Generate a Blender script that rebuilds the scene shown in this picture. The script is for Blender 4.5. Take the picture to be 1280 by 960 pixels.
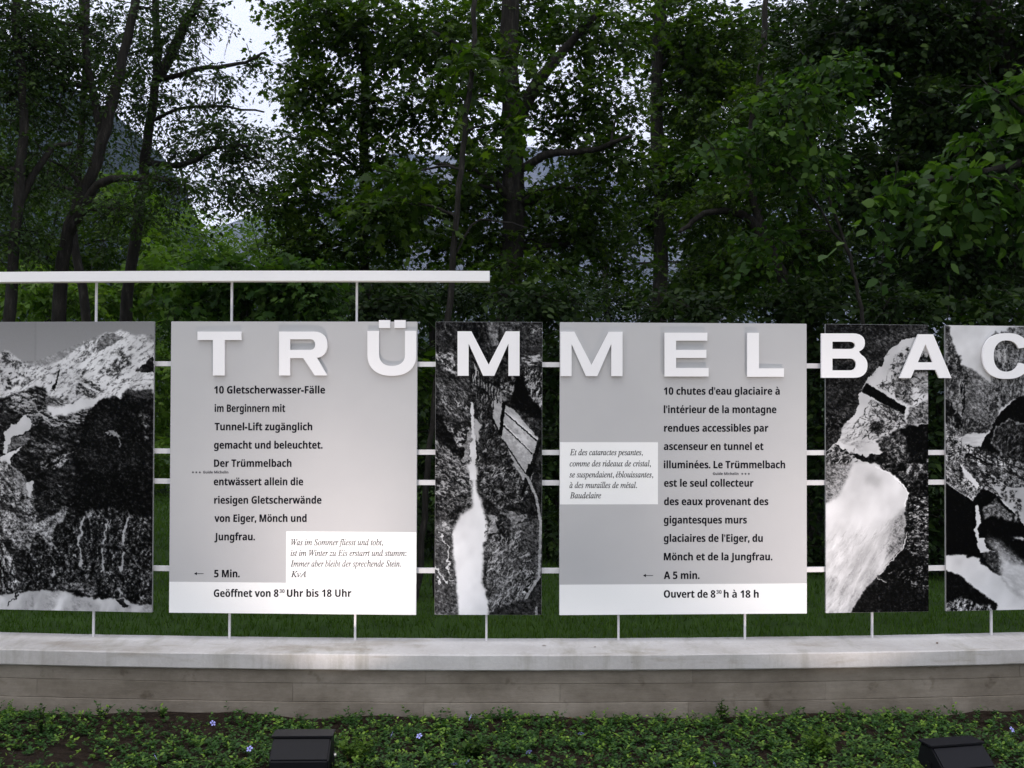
import bpy, bmesh, math, random
import numpy as np
from mathutils import Vector, Matrix

for o in list(bpy.data.objects): bpy.data.objects.remove(o)
SC = bpy.context.scene
COL = SC.collection
R = math.radians
random.seed(4)

# ---------------------------------------------------------------- camera
F = 1351.0                                   # focal length in pixels of a 1280 px wide frame
CAMZ = 1.5
cam = bpy.data.objects.new('camera', bpy.data.cameras.new('camera')); COL.objects.link(cam)
cam.data.sensor_width = 36; cam.data.lens = F / 1280 * 36
cam.data.clip_start = .05; cam.data.clip_end = 20000
CM = Matrix.Rotation(math.pi / 2 + .0148, 3, 'X') @ Matrix.Rotation(.003, 3, 'Z')
cam.matrix_world = Matrix.Translation((0, 0, CAMZ)) @ CM.to_4x4()
SC.camera = cam

# ---------------------------------------------------------------- sky and sun
SUN_EL, SUN_AZ = 72, 200                      # high behind the camera, veiled by cloud
world = bpy.data.worlds.new('World'); SC.world = world; world.use_nodes = True
nt = world.node_tree; bg = nt.nodes['Background']
sky = nt.nodes.new('ShaderNodeTexSky'); sky.sky_type = 'NISHITA'; sky.sun_disc = False
sky.sun_elevation = R(SUN_EL); sky.sun_rotation = R(SUN_AZ); sky.air_density = 1.0; sky.dust_density = 3.0
cloud = nt.nodes.new('ShaderNodeMix'); cloud.data_type = 'RGBA'          # an even veil of cloud over the blue
cloud.inputs['Factor'].default_value = .86
cloud.inputs['B'].default_value = (13.6, 13.8, 14.8, 1)
nt.links.new(sky.outputs[0], cloud.inputs['A']); nt.links.new(cloud.outputs['Result'], bg.inputs['Color'])
bg.inputs['Strength'].default_value = .1
sun = bpy.data.objects.new('sun', bpy.data.lights.new('sun', 'SUN')); COL.objects.link(sun)
sun.data.energy = 1.0; sun.data.angle = R(25); sun.data.color = (1, .96, .9)
sun.rotation_euler = Vector((math.sin(R(SUN_AZ)) * math.cos(R(SUN_EL)), math.cos(R(SUN_AZ)) * math.cos(R(SUN_EL)), math.sin(R(SUN_EL)))).to_track_quat('Z', 'Y').to_euler()
SC.view_settings.view_transform = 'Standard'; SC.view_settings.look = 'None'
SC.view_settings.gamma = 1; SC.view_settings.use_curve_mapping = False
SC.view_settings.exposure = 0.03
SC.cycles.use_denoising = True
SC.cycles.max_bounces = 8; SC.cycles.volume_bounces = 1; SC.cycles.transparent_max_bounces = 8
SC.cycles.use_adaptive_sampling = True; SC.cycles.adaptive_threshold = .01

# ---------------------------------------------------------------- helpers: camera maths
def ray(px, py): return CM @ Vector(((px - 640) / F, -(py - 480) / F, -1))
def at(px, py, d):
    """point seen at pixel px, py at distance d ahead of the camera"""
    v = ray(px, py); return Vector((0, 0, CAMZ)) + v * (d / v.y)
RAD, AX, AY = 25.0, -.33, 5.5 + 25.0           # the wall and the sign bend along a wide arc
def arc(s, t, z):
    a = s / RAD; return Vector((AX + (RAD + t) * math.sin(a), AY - (RAD + t) * math.cos(a), z))
def arc_hit(px, py, t):
    v = ray(px, py); ox, oy = -AX, -AY; r = RAD + t
    a = v.x ** 2 + v.y ** 2; b = ox * v.x + oy * v.y; c = ox * ox + oy * oy - r * r
    k = (-b - math.sqrt(b * b - a * c)) / a
    return math.asin((v.x * k - AX) / r) * RAD, CAMZ + v.z * k
class Plane:
    """upright plane touching the arc at s, t in front of it; local u runs right, v up, w towards the viewer"""
    def __init__(self, s, t=0):
        a = s / RAD; self.o = arc(s, t, 0); self.u = Vector((math.cos(a), math.sin(a), 0)); self.n = Vector((math.sin(a), -math.cos(a), 0)); self.a = a
    def hit(self, px, py, w=0):
        v = ray(px, py); o = self.o + self.n * w; c = Vector((0, 0, CAMZ))
        k = (o - c).dot(self.n) / v.dot(self.n); q = c + v * k
        return (q - self.o).dot(self.u), q.z
    def matrix(self): return Matrix.Translation(self.o) @ Matrix.Rotation(self.a, 4, 'Z') @ Matrix.Rotation(math.pi / 2, 4, 'X')   # x right, y up, z to viewer

# ---------------------------------------------------------------- helpers: objects
def tag(o, label=None, cat=None, group=None, kind=None):
    if label: o['label'] = label
    if cat: o['category'] = cat
    if group: o['group'] = group
    if kind: o['kind'] = kind
    return o
def empty(name, loc=(0, 0, 0), rz=0):
    o = bpy.data.objects.new(name, None); COL.objects.link(o); o.location = loc; o.rotation_euler = (0, 0, rz)
    o.empty_display_size = .1; return o
def link(name, me, mat=None, parent=None):
    o = bpy.data.objects.new(name, me); COL.objects.link(o)
    if mat:
        me.materials.clear()
        for m in (mat if isinstance(mat, (list, tuple)) else [mat]): me.materials.append(m)
    if parent: o.parent = parent
    return o
def from_bm(name, bm, mat, parent=None, smooth=False):
    me = bpy.data.meshes.new(name); bmesh.ops.recalc_face_normals(bm, faces=bm.faces); bm.to_mesh(me); bm.free()
    if smooth: me.shade_smooth()
    return link(name, me, mat, parent)
def box(bm, x0, x1, y0, y1, z0, z1, bev=0):
    vs = [bm.verts.new((x, y, z)) for x in (x0, x1) for y in (y0, y1) for z in (z0, z1)]
    fs = [bm.faces.new([vs[i] for i in f]) for f in ((0, 1, 3, 2), (4, 6, 7, 5), (0, 4, 5, 1), (2, 3, 7, 6), (0, 2, 6, 4), (1, 5, 7, 3))]
    if bev:
        es = list({e for f in fs for e in f.edges}); bmesh.ops.bevel(bm, geom=es, offset=bev, segments=2, affect='EDGES')
def np_mesh(name, V, Fc, tone=None):
    """V (n,3), Fc (m,k) faces all of k corners"""
    me = bpy.data.meshes.new(name); n = len(V); m, k = Fc.shape
    me.vertices.add(n); me.vertices.foreach_set('co', np.ascontiguousarray(V, np.float32).ravel())
    me.loops.add(m * k); me.loops.foreach_set('vertex_index', np.ascontiguousarray(Fc, np.int32).ravel())
    me.polygons.add(m); me.polygons.foreach_set('loop_start', np.arange(m, dtype=np.int32) * k)
    if tone is not None:
        at_ = me.attributes.new('tone', 'FLOAT', 'POINT'); at_.data.foreach_set('value', tone.astype(np.float32))
    me.update(calc_edges=True); me.validate(); return me

# ---------------------------------------------------------------- helpers: materials
def mat(name, base=(.5, .5, .5), rough=.6, metal=0, spec=.5):
    m = bpy.data.materials.new(name); m.use_nodes = True; b = m.node_tree.nodes['Principled BSDF']
    b.inputs['Base Color'].default_value = (*base, 1); b.inputs['Roughness'].default_value = rough
    b.inputs['Metallic'].default_value = metal; b.inputs['Specular IOR Level'].default_value = spec
    return m
class N:
    """tiny node helper"""
    def __init__(self, m): self.t = m.node_tree; self.b = self.t.nodes.get('Principled BSDF'); self.out = self.t.nodes.get('Material Output')
    def new(self, typ, **k):
        n = self.t.nodes.new('ShaderNode' + typ)
        for a, v in k.items(): setattr(n, a, v)
        return n
    def ln(self, a, b): self.t.links.new(a, b)
    def noise(self, scale, detail=4, rough=.6, vec=None, stretch=None):
        n = self.new('TexNoise'); n.inputs['Scale'].default_value = scale; n.inputs['Detail'].default_value = detail; n.inputs['Roughness'].default_value = rough
        tc = self.new('TexCoord'); src = tc.outputs['Object']
        if stretch:
            mp = self.new('Mapping'); mp.inputs['Scale'].default_value = stretch; self.ln(src, mp.inputs[0]); src = mp.outputs[0]
        self.ln(src, n.inputs['Vector']); return n.outputs['Fac']
    def ramp(self, fac, *stops):
        r = self.new('ValToRGB'); e = r.color_ramp.elements
        while len(e) < len(stops): e.new(.5)
        for i, (p, c) in enumerate(stops): e[i].position = p; e[i].color = (*c, 1) if len(c) == 3 else c
        self.ln(fac, r.inputs[0]); return r.outputs[0]
    def mix(self, fac, a, b, mode='MIX'):
        n = self.new('Mix', data_type='RGBA', blend_type=mode)
        for s, v in ((n.inputs['Factor'], fac), (n.inputs['A'], a), (n.inputs['B'], b)):
            if hasattr(v, 'links') or hasattr(v, 'is_linked'): self.ln(v, s)
            else: s.default_value = v if not isinstance(v, tuple) else (*v, 1)
        return n.outputs['Result']
    def bump(self, h, strength=.3, dist=.01):
        n = self.new('Bump'); n.inputs['Strength'].default_value = strength; n.inputs['Distance'].default_value = dist
        self.ln(h, n.inputs['Height']); self.ln(n.outputs[0], self.b.inputs['Normal'])

M_PAPER = mat('grey_print', (.45, .45, .455), .5, spec=.3)
M_WHITE = mat('white_print', (.84, .84, .83), .6, spec=.15)
M_INK = mat('black_ink', (.006, .006, .010), .6, spec=.06)
M_INK2 = mat('grey_ink', (.07, .07, .08), .6, spec=.1)
M_QUOTE = mat('quotation_ink', (.022, .022, .026), .6, spec=.05)
M_EDGE = mat('sheet_edge', (.45, .45, .46), .4, .6)
M_STEEL = mat('painted_steel', (.66, .65, .66), .4, .1)
k = N(M_STEEL); k.ln(k.ramp(k.noise(9, 5, .6), (.3, (.60, .59, .60)), (.7, (.72, .71, .72))), k.b.inputs['Base Color'])
M_LETTER = mat('letter_enamel', (.80, .79, .80), .38, spec=.4)
for m_, c0, c1 in ((M_PAPER, (.455, .452, .46), (.49, .487, .49)), (M_WHITE, (.82, .82, .815), (.86, .86, .855)), (M_LETTER, (.83, .82, .83), (.87, .86, .87))):
    k = N(m_); k.ln(k.ramp(k.noise(2.2, 6, .6), (.3, c0), (.7, c1)), k.b.inputs['Base Color']); k.bump(k.noise(1.6, 2, .5), .12, .02)

M_CONC = mat('board_marked_concrete', rough=.9, spec=.25); k = N(M_CONC)
base = k.ramp(k.noise(2.6, 10, .72, stretch=(1, 1, 1.4)), (.30, (.13, .112, .088)), (.5, (.212, .185, .152)), (.68, (.285, .255, .215)))
stain = k.ramp(k.noise(9, 4, .6), (.62, (1, 1, 1)), (.72, (.66, .64, .60)))
pores = k.ramp(k.noise(90, 3, .6), (.22, (.45, .43, .4)), (.29, (1, 1, 1)))
grainw = k.ramp(k.noise(7, 6, .7, stretch=(.6, .6, 9)), (.35, (.93, .93, .93)), (.65, (1.04, 1.04, 1.04)))
oi = k.new('ObjectInfo'); tone_ = k.ramp(oi.outputs['Random'], (0, (.86, .85, .83)), (1, (1.08, 1.08, 1.07)))
c = k.mix(1., k.mix(1., base, stain, 'MULTIPLY'), pores, 'MULTIPLY'); c = k.mix(1., c, grainw, 'MULTIPLY'); c = k.mix(1., c, tone_, 'MULTIPLY')
k.ln(c, k.b.inputs['Base Color']); k.bump(k.noise(30, 8, .7, stretch=(1, 1, 5)), .45, .006)
M_COPE = mat('coping_concrete', rough=.85, spec=.3); k = N(M_COPE)
base = k.ramp(k.noise(1.9, 8, .65), (.30, (.40, .38, .365)), (.55, (.50, .485, .475)), (.75, (.57, .56, .55)))
stain = k.ramp(k.noise(4, 7, .62, stretch=(.5, 1, 3)), (.56, (1, 1, 1)), (.66, (.80, .77, .72)))
pores = k.ramp(k.noise(80, 3, .6), (.22, (.5, .48, .45)), (.28, (1, 1, 1)))
drip = k.ramp(k.noise(9, 6, .7, stretch=(1, .3, .12)), (.50, (1, 1, 1)), (.70, (.74, .73, .68)))
fine_ = k.ramp(k.noise(55, 5, .8), (.3, (.90, .90, .90)), (.7, (1.05, 1.05, 1.05)))
k.ln(k.mix(1., k.mix(1., k.mix(1., k.mix(1., base, stain, 'MULTIPLY'), pores, 'MULTIPLY'), drip, 'MULTIPLY'), fine_, 'MULTIPLY'), k.b.inputs['Base Color']); k.bump(k.noise(38, 8, .7), .35, .004)
M_SOIL = mat('dark_soil', rough=1, spec=.1); k = N(M_SOIL)
k.ln(k.ramp(k.noise(28, 8, .75), (.3, (.010, .007, .005)), (.55, (.035, .024, .017)), (.75, (.085, .062, .047))), k.b.inputs['Base Color']); k.bump(k.noise(45, 8, .75), 1., .03)
M_LAWN = mat('lawn_soil', rough=1, spec=.1); k = N(M_LAWN)
k.ln(k.ramp(k.noise(3, 8, .7), (.3, (.012, .025, .006)), (.7, (.03, .06, .012))), k.b.inputs['Base Color'])
M_BLACK = mat('black_powder_coat', (.005, .005, .007), .5, spec=.16)
k = N(M_BLACK); k.bump(k.noise(400, 2, .5), .25, .001)
M_GLASS = mat('lamp_glass', (.6, .6, .6), .05); 
b_ = M_GLASS.node_tree.nodes['Principled BSDF']; b_.inputs['Emission Color'].default_value = (1, .86, .74, 1); b_.inputs['Emission Strength'].default_value = 3
M_BOLT = mat('zinc_bolt', (.35, .34, .33), .45, .9)

def leaf_mat(name, lo, mid, hi, trans=.35, rough=.45, rnd=.5):
    m = bpy.data.materials.new(name); m.use_nodes = True; k = N(m); b = k.b
    a = k.new('Attribute', attribute_name='tone'); col = k.ramp(a.outputs['Fac'], (0, lo), (.55, mid), (1, hi))
    k.ln(col, b.inputs['Base Color']); b.inputs['Roughness'].default_value = rough + .1; b.inputs['Specular IOR Level'].default_value = .13
    tr = k.new('BsdfTranslucent'); c2 = k.mix(1., col, (1.5, 1.7, .5), 'MULTIPLY'); k.ln(c2, tr.inputs[0])
    mx = k.new('MixShader'); mx.inputs[0].default_value = trans
    k.ln(b.outputs[0], mx.inputs[1]); k.ln(tr.outputs[0], mx.inputs[2]); k.ln(mx.outputs[0], k.out.inputs['Surface']); return m
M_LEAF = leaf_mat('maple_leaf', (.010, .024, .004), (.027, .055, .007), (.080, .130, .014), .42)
M_SHADE = leaf_mat('shaded_leaf', (.005, .013, .003), (.013, .029, .006), (.040, .070, .012), .25)  # shade of the wood put into the leaf colour as a darker green
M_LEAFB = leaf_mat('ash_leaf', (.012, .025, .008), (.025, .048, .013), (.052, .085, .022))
M_LEAFY = leaf_mat('bright_leaf', (.040, .085, .012), (.075, .140, .020), (.130, .200, .035), .45)  # weeds' own green; on far tree and shrub, backlight put into the colour
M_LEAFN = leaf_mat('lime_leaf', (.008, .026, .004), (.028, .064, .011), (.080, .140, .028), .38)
M_VINCA = leaf_mat('periwinkle_leaf', (.013, .040, .011), (.038, .092, .020), (.17, .28, .036), .2, .3)
M_GRASS = leaf_mat('grass_blade', (.022, .050, .006), (.042, .088, .010), (.075, .130, .018), .3)
M_RUST = leaf_mat('turning_leaf', (.06, .045, .01), (.12, .07, .015), (.20, .10, .02), .4)
M_BARK = mat('tree_bark', rough=.95, spec=.15); k = N(M_BARK)
k.ln(k.ramp(k.noise(7, 8, .75, stretch=(3, 3, .7)), (.32, (.010, .009, .008)), (.55, (.024, .022, .019)), (.74, (.075, .07, .06))), k.b.inputs['Base Color']); k.bump(k.noise(16, 8, .75, stretch=(3, 3, .6)), .9, .03)
# ---------------------------------------------------------------- printed photographs (painted in code)
class Canvas:
    """Small raster painter. World coordinates are units of the print (x right, y down)."""
    def __init__(self, x0, y0, x1, y1, res, seed):
        self.x0, self.y0, self.res = x0, y0, res
        self.w, self.h = int((x1 - x0) * res), int((y1 - y0) * res)
        ys, xs = np.mgrid[0:self.h, 0:self.w]
        self.X = (xs + .5) / res + x0; self.Y = (ys + .5) / res + y0
        self.rng = np.random.RandomState(seed)
        self.L = np.zeros((self.h, self.w)); self.tex_top = -1e9
        self.fine = self.noise(1.7, 1.2, 25, 3, .8); self.fine2 = self.noise(1.2, 1.8, -35, 3, .8)
        # wobble that makes every outline irregular
        self.WX = (self.noise(7, 7, 0, 3) - .5) * 5; self.WY = (self.noise(7, 7, 0, 3) - .5) * 5; e_ = self.edge(); self.WX *= e_; self.WY *= e_
    def edge(self): return np.clip(np.minimum(np.minimum(self.X - self.x0, self.x0 + self.w / self.res - self.X), np.minimum(self.Y - self.y0, self.y0 + self.h / self.res - self.Y)) / 5, 0, 1)
    def noise(self, sx, sy, ang=0, octaves=4, gain=.55):
        """value noise 0..1, cell size sx, sy along a frame turned by ang degrees"""
        a = math.radians(ang); c, s = math.cos(a), math.sin(a)
        U = (self.X - self.x0) * c + (self.Y - self.y0) * s
        V = -(self.X - self.x0) * s + (self.Y - self.y0) * c
        out = 0; amp = 1; tot = 0
        for o in range(octaves):
            u = U / sx * 2 ** o; v = V / sy * 2 ** o
            n = 256; g = self.rng.rand(n, n)
            iu = np.floor(u).astype(int); iv = np.floor(v).astype(int); fu = u - iu; fv = v - iv
            fu = fu * fu * (3 - 2 * fu); fv = fv * fv * (3 - 2 * fv)
            g00 = g[iv % n, iu % n]; g10 = g[iv % n, (iu + 1) % n]; g01 = g[(iv + 1) % n, iu % n]; g11 = g[(iv + 1) % n, (iu + 1) % n]
            out = out + amp * ((g00 * (1 - fu) + g10 * fu) * (1 - fv) + (g01 * (1 - fu) + g11 * fu) * fv)
            tot += amp; amp *= gain
        return np.clip((out / tot - .5) * 1.5 + .5, 0, 1)
    def mask(self, pts, wob=1., soft=.5):
        m = np.zeros(self.L.shape); n = len(pts); pad = 4 + soft * 3
        xs = [q[0] for q in pts]; ys = [q[1] for q in pts]
        i0 = int(max(0, (min(xs) - pad - self.x0) * self.res)); i1 = int(min(self.w, (max(xs) + pad - self.x0) * self.res))
        j0 = int(max(0, (min(ys) - pad - self.y0) * self.res)); j1 = int(min(self.h, (max(ys) + pad - self.y0) * self.res))
        if i1 <= i0 or j1 <= j0: return m
        sl = (slice(j0, j1), slice(i0, i1))
        X = self.X[sl] + self.WX[sl] * wob; Y = self.Y[sl] + self.WY[sl] * wob
        s = np.zeros(X.shape, bool)
        for i in range(n):
            (xa, ya), (xb, yb) = pts[i], pts[(i + 1) % n]
            if ya == yb: continue
            s ^= ((ya > Y) != (yb > Y)) & (X < (xb - xa) * (Y - ya) / (yb - ya) + xa)
        s = s.astype(float)
        if soft: s = self.blur(s, soft)
        m[sl] = s
        return m
    def blur(self, m, r):
        k = max(1, int(r * self.res)); out = m
        for _ in range(3):
            for ax in (0, 1):
                p = np.pad(out, [(k, k) if a == ax else (0, 0) for a in (0, 1)], mode='edge')
                cs = np.cumsum(p, axis=ax); cs = np.concatenate([np.zeros_like(cs.take([0], ax)), cs], ax)
                n = out.shape[ax]
                out = (cs.take(range(2 * k + 1, 2 * k + 1 + n), ax) - cs.take(range(0, n), ax)) / (2 * k + 1)
        return out
    def put(self, m, v, a=1.):
        self.L = self.L * (1 - m * a) + v * m * a
    def poly(self, pts, v, wob=1., soft=0, a=1.):
        self.put(self.mask(pts, wob, soft), v, a)
    def rock(self, lo, hi, thr, sx, sy, ang, sharp=.10, octaves=4):
        """broken rock: ragged light faces on a dark ground, split by cracks"""
        n = self.noise(sx, sy, ang, octaves, .78)
        t = np.clip((n - thr) / (sharp * 3.0) + .35, 0, 1)
        f = self.fine if ang % 90 < 45 else self.fine2
        t = np.clip(t * (.55 + .9 * f), 0, 1)
        ck = np.abs(self.noise(sx * 1.3, sy * 1.3, ang + 12, 3) - .5)
        t *= .35 + .65 * np.clip(ck / .06, 0, 1)
        g = self.noise(sx * 3, sy * 3, ang, 3)
        return lo + (hi - lo) * t * (.75 + .4 * g) + .06 * (g - .4) * (lo < .3)
    def strokes(self, pts, n, ln, ang, spread, w, lo, hi, a=.8, bend=.25):
        """n short strokes inside an outline, all near one direction: strata, cracks, falling water, twigs"""
        m = self.mask(pts, .5, 0); jj, ii = np.nonzero(m > .5)
        if not len(jj): return
        for _ in range(n):
            q = self.rng.randint(len(jj)); x = ii[q] / self.res + self.x0; y = jj[q] / self.res + self.y0
            an = math.radians(ang + self.rng.normal() * spread); l_ = ln * self.rng.uniform(.3, 1.2); v = self.rng.uniform(lo, hi); ww = w * self.rng.uniform(.5, 1.4); b = self.rng.uniform(-bend, bend) * l_
            P = [(x - math.cos(an) * l_ / 2, y + math.sin(an) * l_ / 2), (x - math.sin(an) * b, y - math.cos(an) * b), (x + math.cos(an) * l_ / 2, y - math.sin(an) * l_ / 2)]
            i0 = int(max(0, (min(p[0] for p in P) - 3 - self.x0) * self.res)); i1 = int(min(self.w, (max(p[0] for p in P) + 3 - self.x0) * self.res))
            j0 = int(max(0, (min(p[1] for p in P) - 3 - self.y0) * self.res)); j1 = int(min(self.h, (max(p[1] for p in P) + 3 - self.y0) * self.res))
            if i1 <= i0 or j1 <= j0: continue
            sl = (slice(j0, j1), slice(i0, i1)); X = self.X[sl] + self.WX[sl] * .3; Y = self.Y[sl] + self.WY[sl] * .3; d = np.full(X.shape, 1e9)
            for (xa, ya), (xb, yb) in zip(P[:-1], P[1:]):
                t = np.clip(((X - xa) * (xb - xa) + (Y - ya) * (yb - ya)) / ((xb - xa) ** 2 + (yb - ya) ** 2 + 1e-9), 0, 1)
                d = np.minimum(d, np.hypot(X - xa - t * (xb - xa), Y - ya - t * (yb - ya)))
            k_ = np.clip((ww / 2 - d) * self.res + .5, 0, 1) * m[sl] * a; self.L[sl] = self.L[sl] * (1 - k_) + v * k_
    def finish(self, warp=1.1):
        """ragged small scale detail and film grain over the whole print"""
        dx = (self.noise(2.4, 2.4, 0, 2) - .5) * warp * self.res; dy = (self.noise(2.4, 2.4, 0, 2) - .5) * warp * self.res
        jj, ii = np.mgrid[0:self.h, 0:self.w]
        L = self.L[np.clip((jj + dy).round().astype(int), 0, self.h - 1), np.clip((ii + dx).round().astype(int), 0, self.w - 1)]
        mid = np.clip(1 - np.abs(L - .38) / .36, 0, 1); det = self.noise(3.4, 2.2, 28, 3, .85); det2 = self.noise(2.4, 4.2, -30, 3, .85)
        rough = np.clip(mid * 1.4, 0, 1) * (self.Y > self.tex_top)
        L = L + rough * .40 * (det - .5) + rough * .25 * (det2 - .5)
        L = L + .22 * np.clip((det * .6 + det2 * .4 - .62) / .12, 0, 1) * (L < .22) * np.clip((L - .07) / .05, 0, 1) * (.3 + .7 * self.fine)
        L = L + mid * .22 * (self.fine - .5) * (self.Y > self.tex_top) + .02 * (self.rng.rand(self.h, self.w) - .5)
        L = L + .16 * np.clip((self.fine2 - .72) / .1, 0, 1) * (L < .3) * (L > .05)
        L = np.clip(L, 0, 1); S3 = L * L * (3 - 2 * L)
        soft_ = (self.noise(26, 34, 12, 3) - .5) * .14 * (L > .7)
        return np.clip((.6 * L + .4 * S3 - .035 + soft_) * .93, 0, 1)
    def line(self, pts, w, v, wob=.4, a=1., soft=0):
        X = self.X + self.WX * wob; Y = self.Y + self.WY * wob; d = np.full(X.shape, 1e9)
        for (xa, ya), (xb, yb) in zip(pts[:-1], pts[1:]):
            L2 = (xb - xa) ** 2 + (yb - ya) ** 2 + 1e-9
            t = np.clip(((X - xa) * (xb - xa) + (Y - ya) * (yb - ya)) / L2, 0, 1)
            d = np.minimum(d, np.hypot(X - xa - t * (xb - xa), Y - ya - t * (yb - ya)))
        self.put(np.clip((w / 2 - d) * self.res / (1 + soft * self.res) + .5, 0, 1), v, a)

def crop(ox, oy, sc):
    return lambda *f: [(ox + f[i] / sc, oy + f[i + 1] / sc) for i in range(0, len(f), 2)]

def print_mountain():
    """snow covered peak over dark cliffs"""
    c = Canvas(-118, 402, 192, 766, 1.8, 11)
    p = crop(0, 400, 5.055); q = crop(0, 580, 5.055)
    c.L = .56 + .06 * (c.Y - 402) / 60 + 0 * c.X; c.tex_top = 418 + np.clip(126 - c.X, 0, 80) * .42
    snow = np.minimum(.9, c.rock(.90, .30, .64, 8, 3, -34, .12) * .93 + .05 * c.noise(20, 9, -30))
    ridge = [(-119, 800), (-119, 436), (-100, 446), (-80, 430), (-55, 424), (-38, 434), (-20, 450), (-6, 446)] + p(20,185, 60,195, 110,235, 170,280, 220,295, 290,285, 380,260, 440,220, 490,175, 560,140, 610,135, 640,95, 670,78, 720,85, 760,60, 810,80, 860,100, 910,95, 935,140, 975,140, 975,2000)
    c.put(c.mask(ridge, .5), snow)
    # ridge rocks
    c.put(c.mask(p(0,200, 60,200, 180,300, 200,380, 120,360, 60,280, 10,330), 1), c.rock(.82, .2, .48, 5, 5, -40))
    c.put(c.mask(p(530,140, 610,130, 600,200, 540,190), 1), c.rock(.85, .3, .5, 2, 8, 20))
    c.poly(p(660,88, 720,85, 780,112, 700,160, 660,180, 610,215, 612,150, 640,100), .47, .4)
    c.put(c.mask(p(640,300, 700,290, 760,190, 800,230, 830,290, 740,330, 690,360, 630,350), 1.5), c.rock(.8, .12, .42, 5, 3, -40))
    c.put(c.mask(p(480,420, 530,370, 620,390, 650,420, 600,520, 560,510, 540,470, 500,500), 1.5), c.rock(.85, .1, .45, 8, 3, 20))
    c.put(c.mask(p(700,400, 800,390, 960,340, 965,400, 800,420, 720,430), 1.5), c.rock(.88, .1, .55, 10, 2, -15))
    c.poly(p(860,320, 965,235, 975,330, 900,335), .13, .8)
    c.poly(p(330,430, 350,380, 380,300, 385,330, 360,400, 350,450), .1, 1)
    c.put(c.mask(p(0,360, 60,360, 80,420, 0,440), 1.5), c.rock(.8, .15, .45, 6, 4, 20))
    # cliffs below the snow
    dark = c.rock(.05, .42, .62, 9, 3.2, 18, .2) * .8 + .05 * c.noise(30, 30)
    body = [(-119, 800), (-119, 520), (-60, 512), (-20, 500)] + p(0,500, 130,460, 200,430, 300,430, 300,600, 420,560, 560,570, 640,510, 700,480, 740,480, 755,500, 790,455, 960,430, 980,2000)
    c.put(c.mask(body, 1), dark)
    c.put(c.mask(p(330,580, 540,510, 640,500, 600,540, 480,590, 330,620), 1), .86)
    c.put(c.mask(p(100,450, 230,440, 220,540, 130,580, 40,540), 1.3), c.rock(.08, .75, .5, 7, 3, 15))
    c.put(c.mask(p(300,490, 430,500, 440,540, 340,560, 300,540), 1), .36)
    c.put(c.mask(p(280,610, 560,570, 540,640, 440,690, 280,650), 1), c.rock(.08, .72, .55, 9, 2.5, 10))
    c.put(c.mask(p(400,690, 530,660, 450,740, 410,740), 1), c.rock(.08, .6, .5, 4, 4, -40))
    c.strokes(ridge, 420, 7, 38, 16, .9, .35, .62, .6); c.strokes(ridge, 90, 5, 35, 25, 1.4, .10, .3, .8)
    c.strokes(body, 620, 8, -14, 14, 1.1, .22, .75, .7); c.strokes(p(100,440, 640,560, 560,660, 300,700, 60,560), 150, 8, -12, 15, 1.5, .5, .85, .8)
    c.put(c.mask(p(330,580, 540,510, 640,500, 600,540, 480,590, 330,620), 1), .86)
    # glacier tongues on the left
    c.poly([(-119, 600), (-119, 520), (-70, 540), (-30, 530), (0, 518)] + p(120,590, 60,680, 0,640), .30, 1, a=.6)
    c.poly(p(30,720, 170,600, 215,650, 190,710, 100,740, 60,800, 55,860, 30,850), .82, .8)
    c.poly(p(60,800, 100,750, 200,720, 190,780, 140,800, 60,850), .42, 1)
    c.poly(p(0,880, 90,840, 160,800, 90,870, 65,890, 75,930, 140,980, 60,980, 0,900), .85, .6)
    c.put(c.mask(p(180,760, 300,740, 410,800, 400,850, 260,840, 160,830), 1), c.rock(.1, .5, .45, 9, 3, 20))
    c.put(c.mask(p(260,900, 350,880, 510,830, 430,910, 330,960, 270,960), 1), c.rock(.08, .75, .5, 5, 3, -30))
    # dark triangular face, upper right
    c.poly(p(560,590, 650,500, 740,490, 975,470, 975,2000, 500,2000, 480,900), .055, .8, a=.85)
    c.put(c.mask(p(600,640, 700,580, 740,640, 660,760, 560,760), 1, 3), .16, .6)
    c.put(c.mask(p(520,820, 960,800, 960,930, 560,930), 1, 5), c.rock(.06, .3, .45, 3, 14, 4, .4), .6)
    c.line(p(700,710, 730,715, 770,800), 1.6, .6, 1.5); c.poly(p(680,720, 740,700, 760,740, 700,740), .55, 1.5)
    for x0, y0, x1, y1 in ((880,590, 945,690), (905,720, 950,760), (900,740, 930,770), (660,530, 680,550), (740,510, 745,540), (810,570, 815,600)):
        c.put(c.mask(p(x0,y0, x1,y0+10, x1,y1, x0+20,y1), 1.5), c.rock(.06, .6, .5, 3, 3, 40))
    c.put(c.mask(p(800,440, 960,440, 975,500, 900,500, 780,470), .8), .30, .7)
    c.strokes(p(560,590, 650,500, 975,480, 975,800, 540,800), 90, 10, -55, 18, 1.0, .10, .26, .6)
    # lower left slopes
    slope = c.rock(.10, .85, .44, 5, 3, 35, .18)
    c.put(c.mask([(-119, 640), (-90, 620), (-50, 596), (-10, 582)] + q(40,0, 130,60, 180,130, 230,150, 215,210, 250,330, 230,390, 190,440, 120,380, 0,240) + [(-60, 640), (-119, 660)], 1), slope)
    c.poly(q(165,125, 225,115, 220,160, 200,225, 160,180), .80, .5); c.poly(q(80,20, 130,60, 170,130, 190,210, 120,150), .62, .5, a=.8)
    c.put(c.mask(q(0,250, 60,290, 140,400, 240,390, 340,330, 430,280, 425,340, 350,420, 340,560, 270,620, 220,640, 180,560, 120,560, 0,380), 1), c.rock(.2, .9, .40, 4, 3, 30, .2))
    c.put(c.mask(q(0,230, 130,300, 240,350, 100,320, 0,290), 1), .12, .8)
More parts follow.
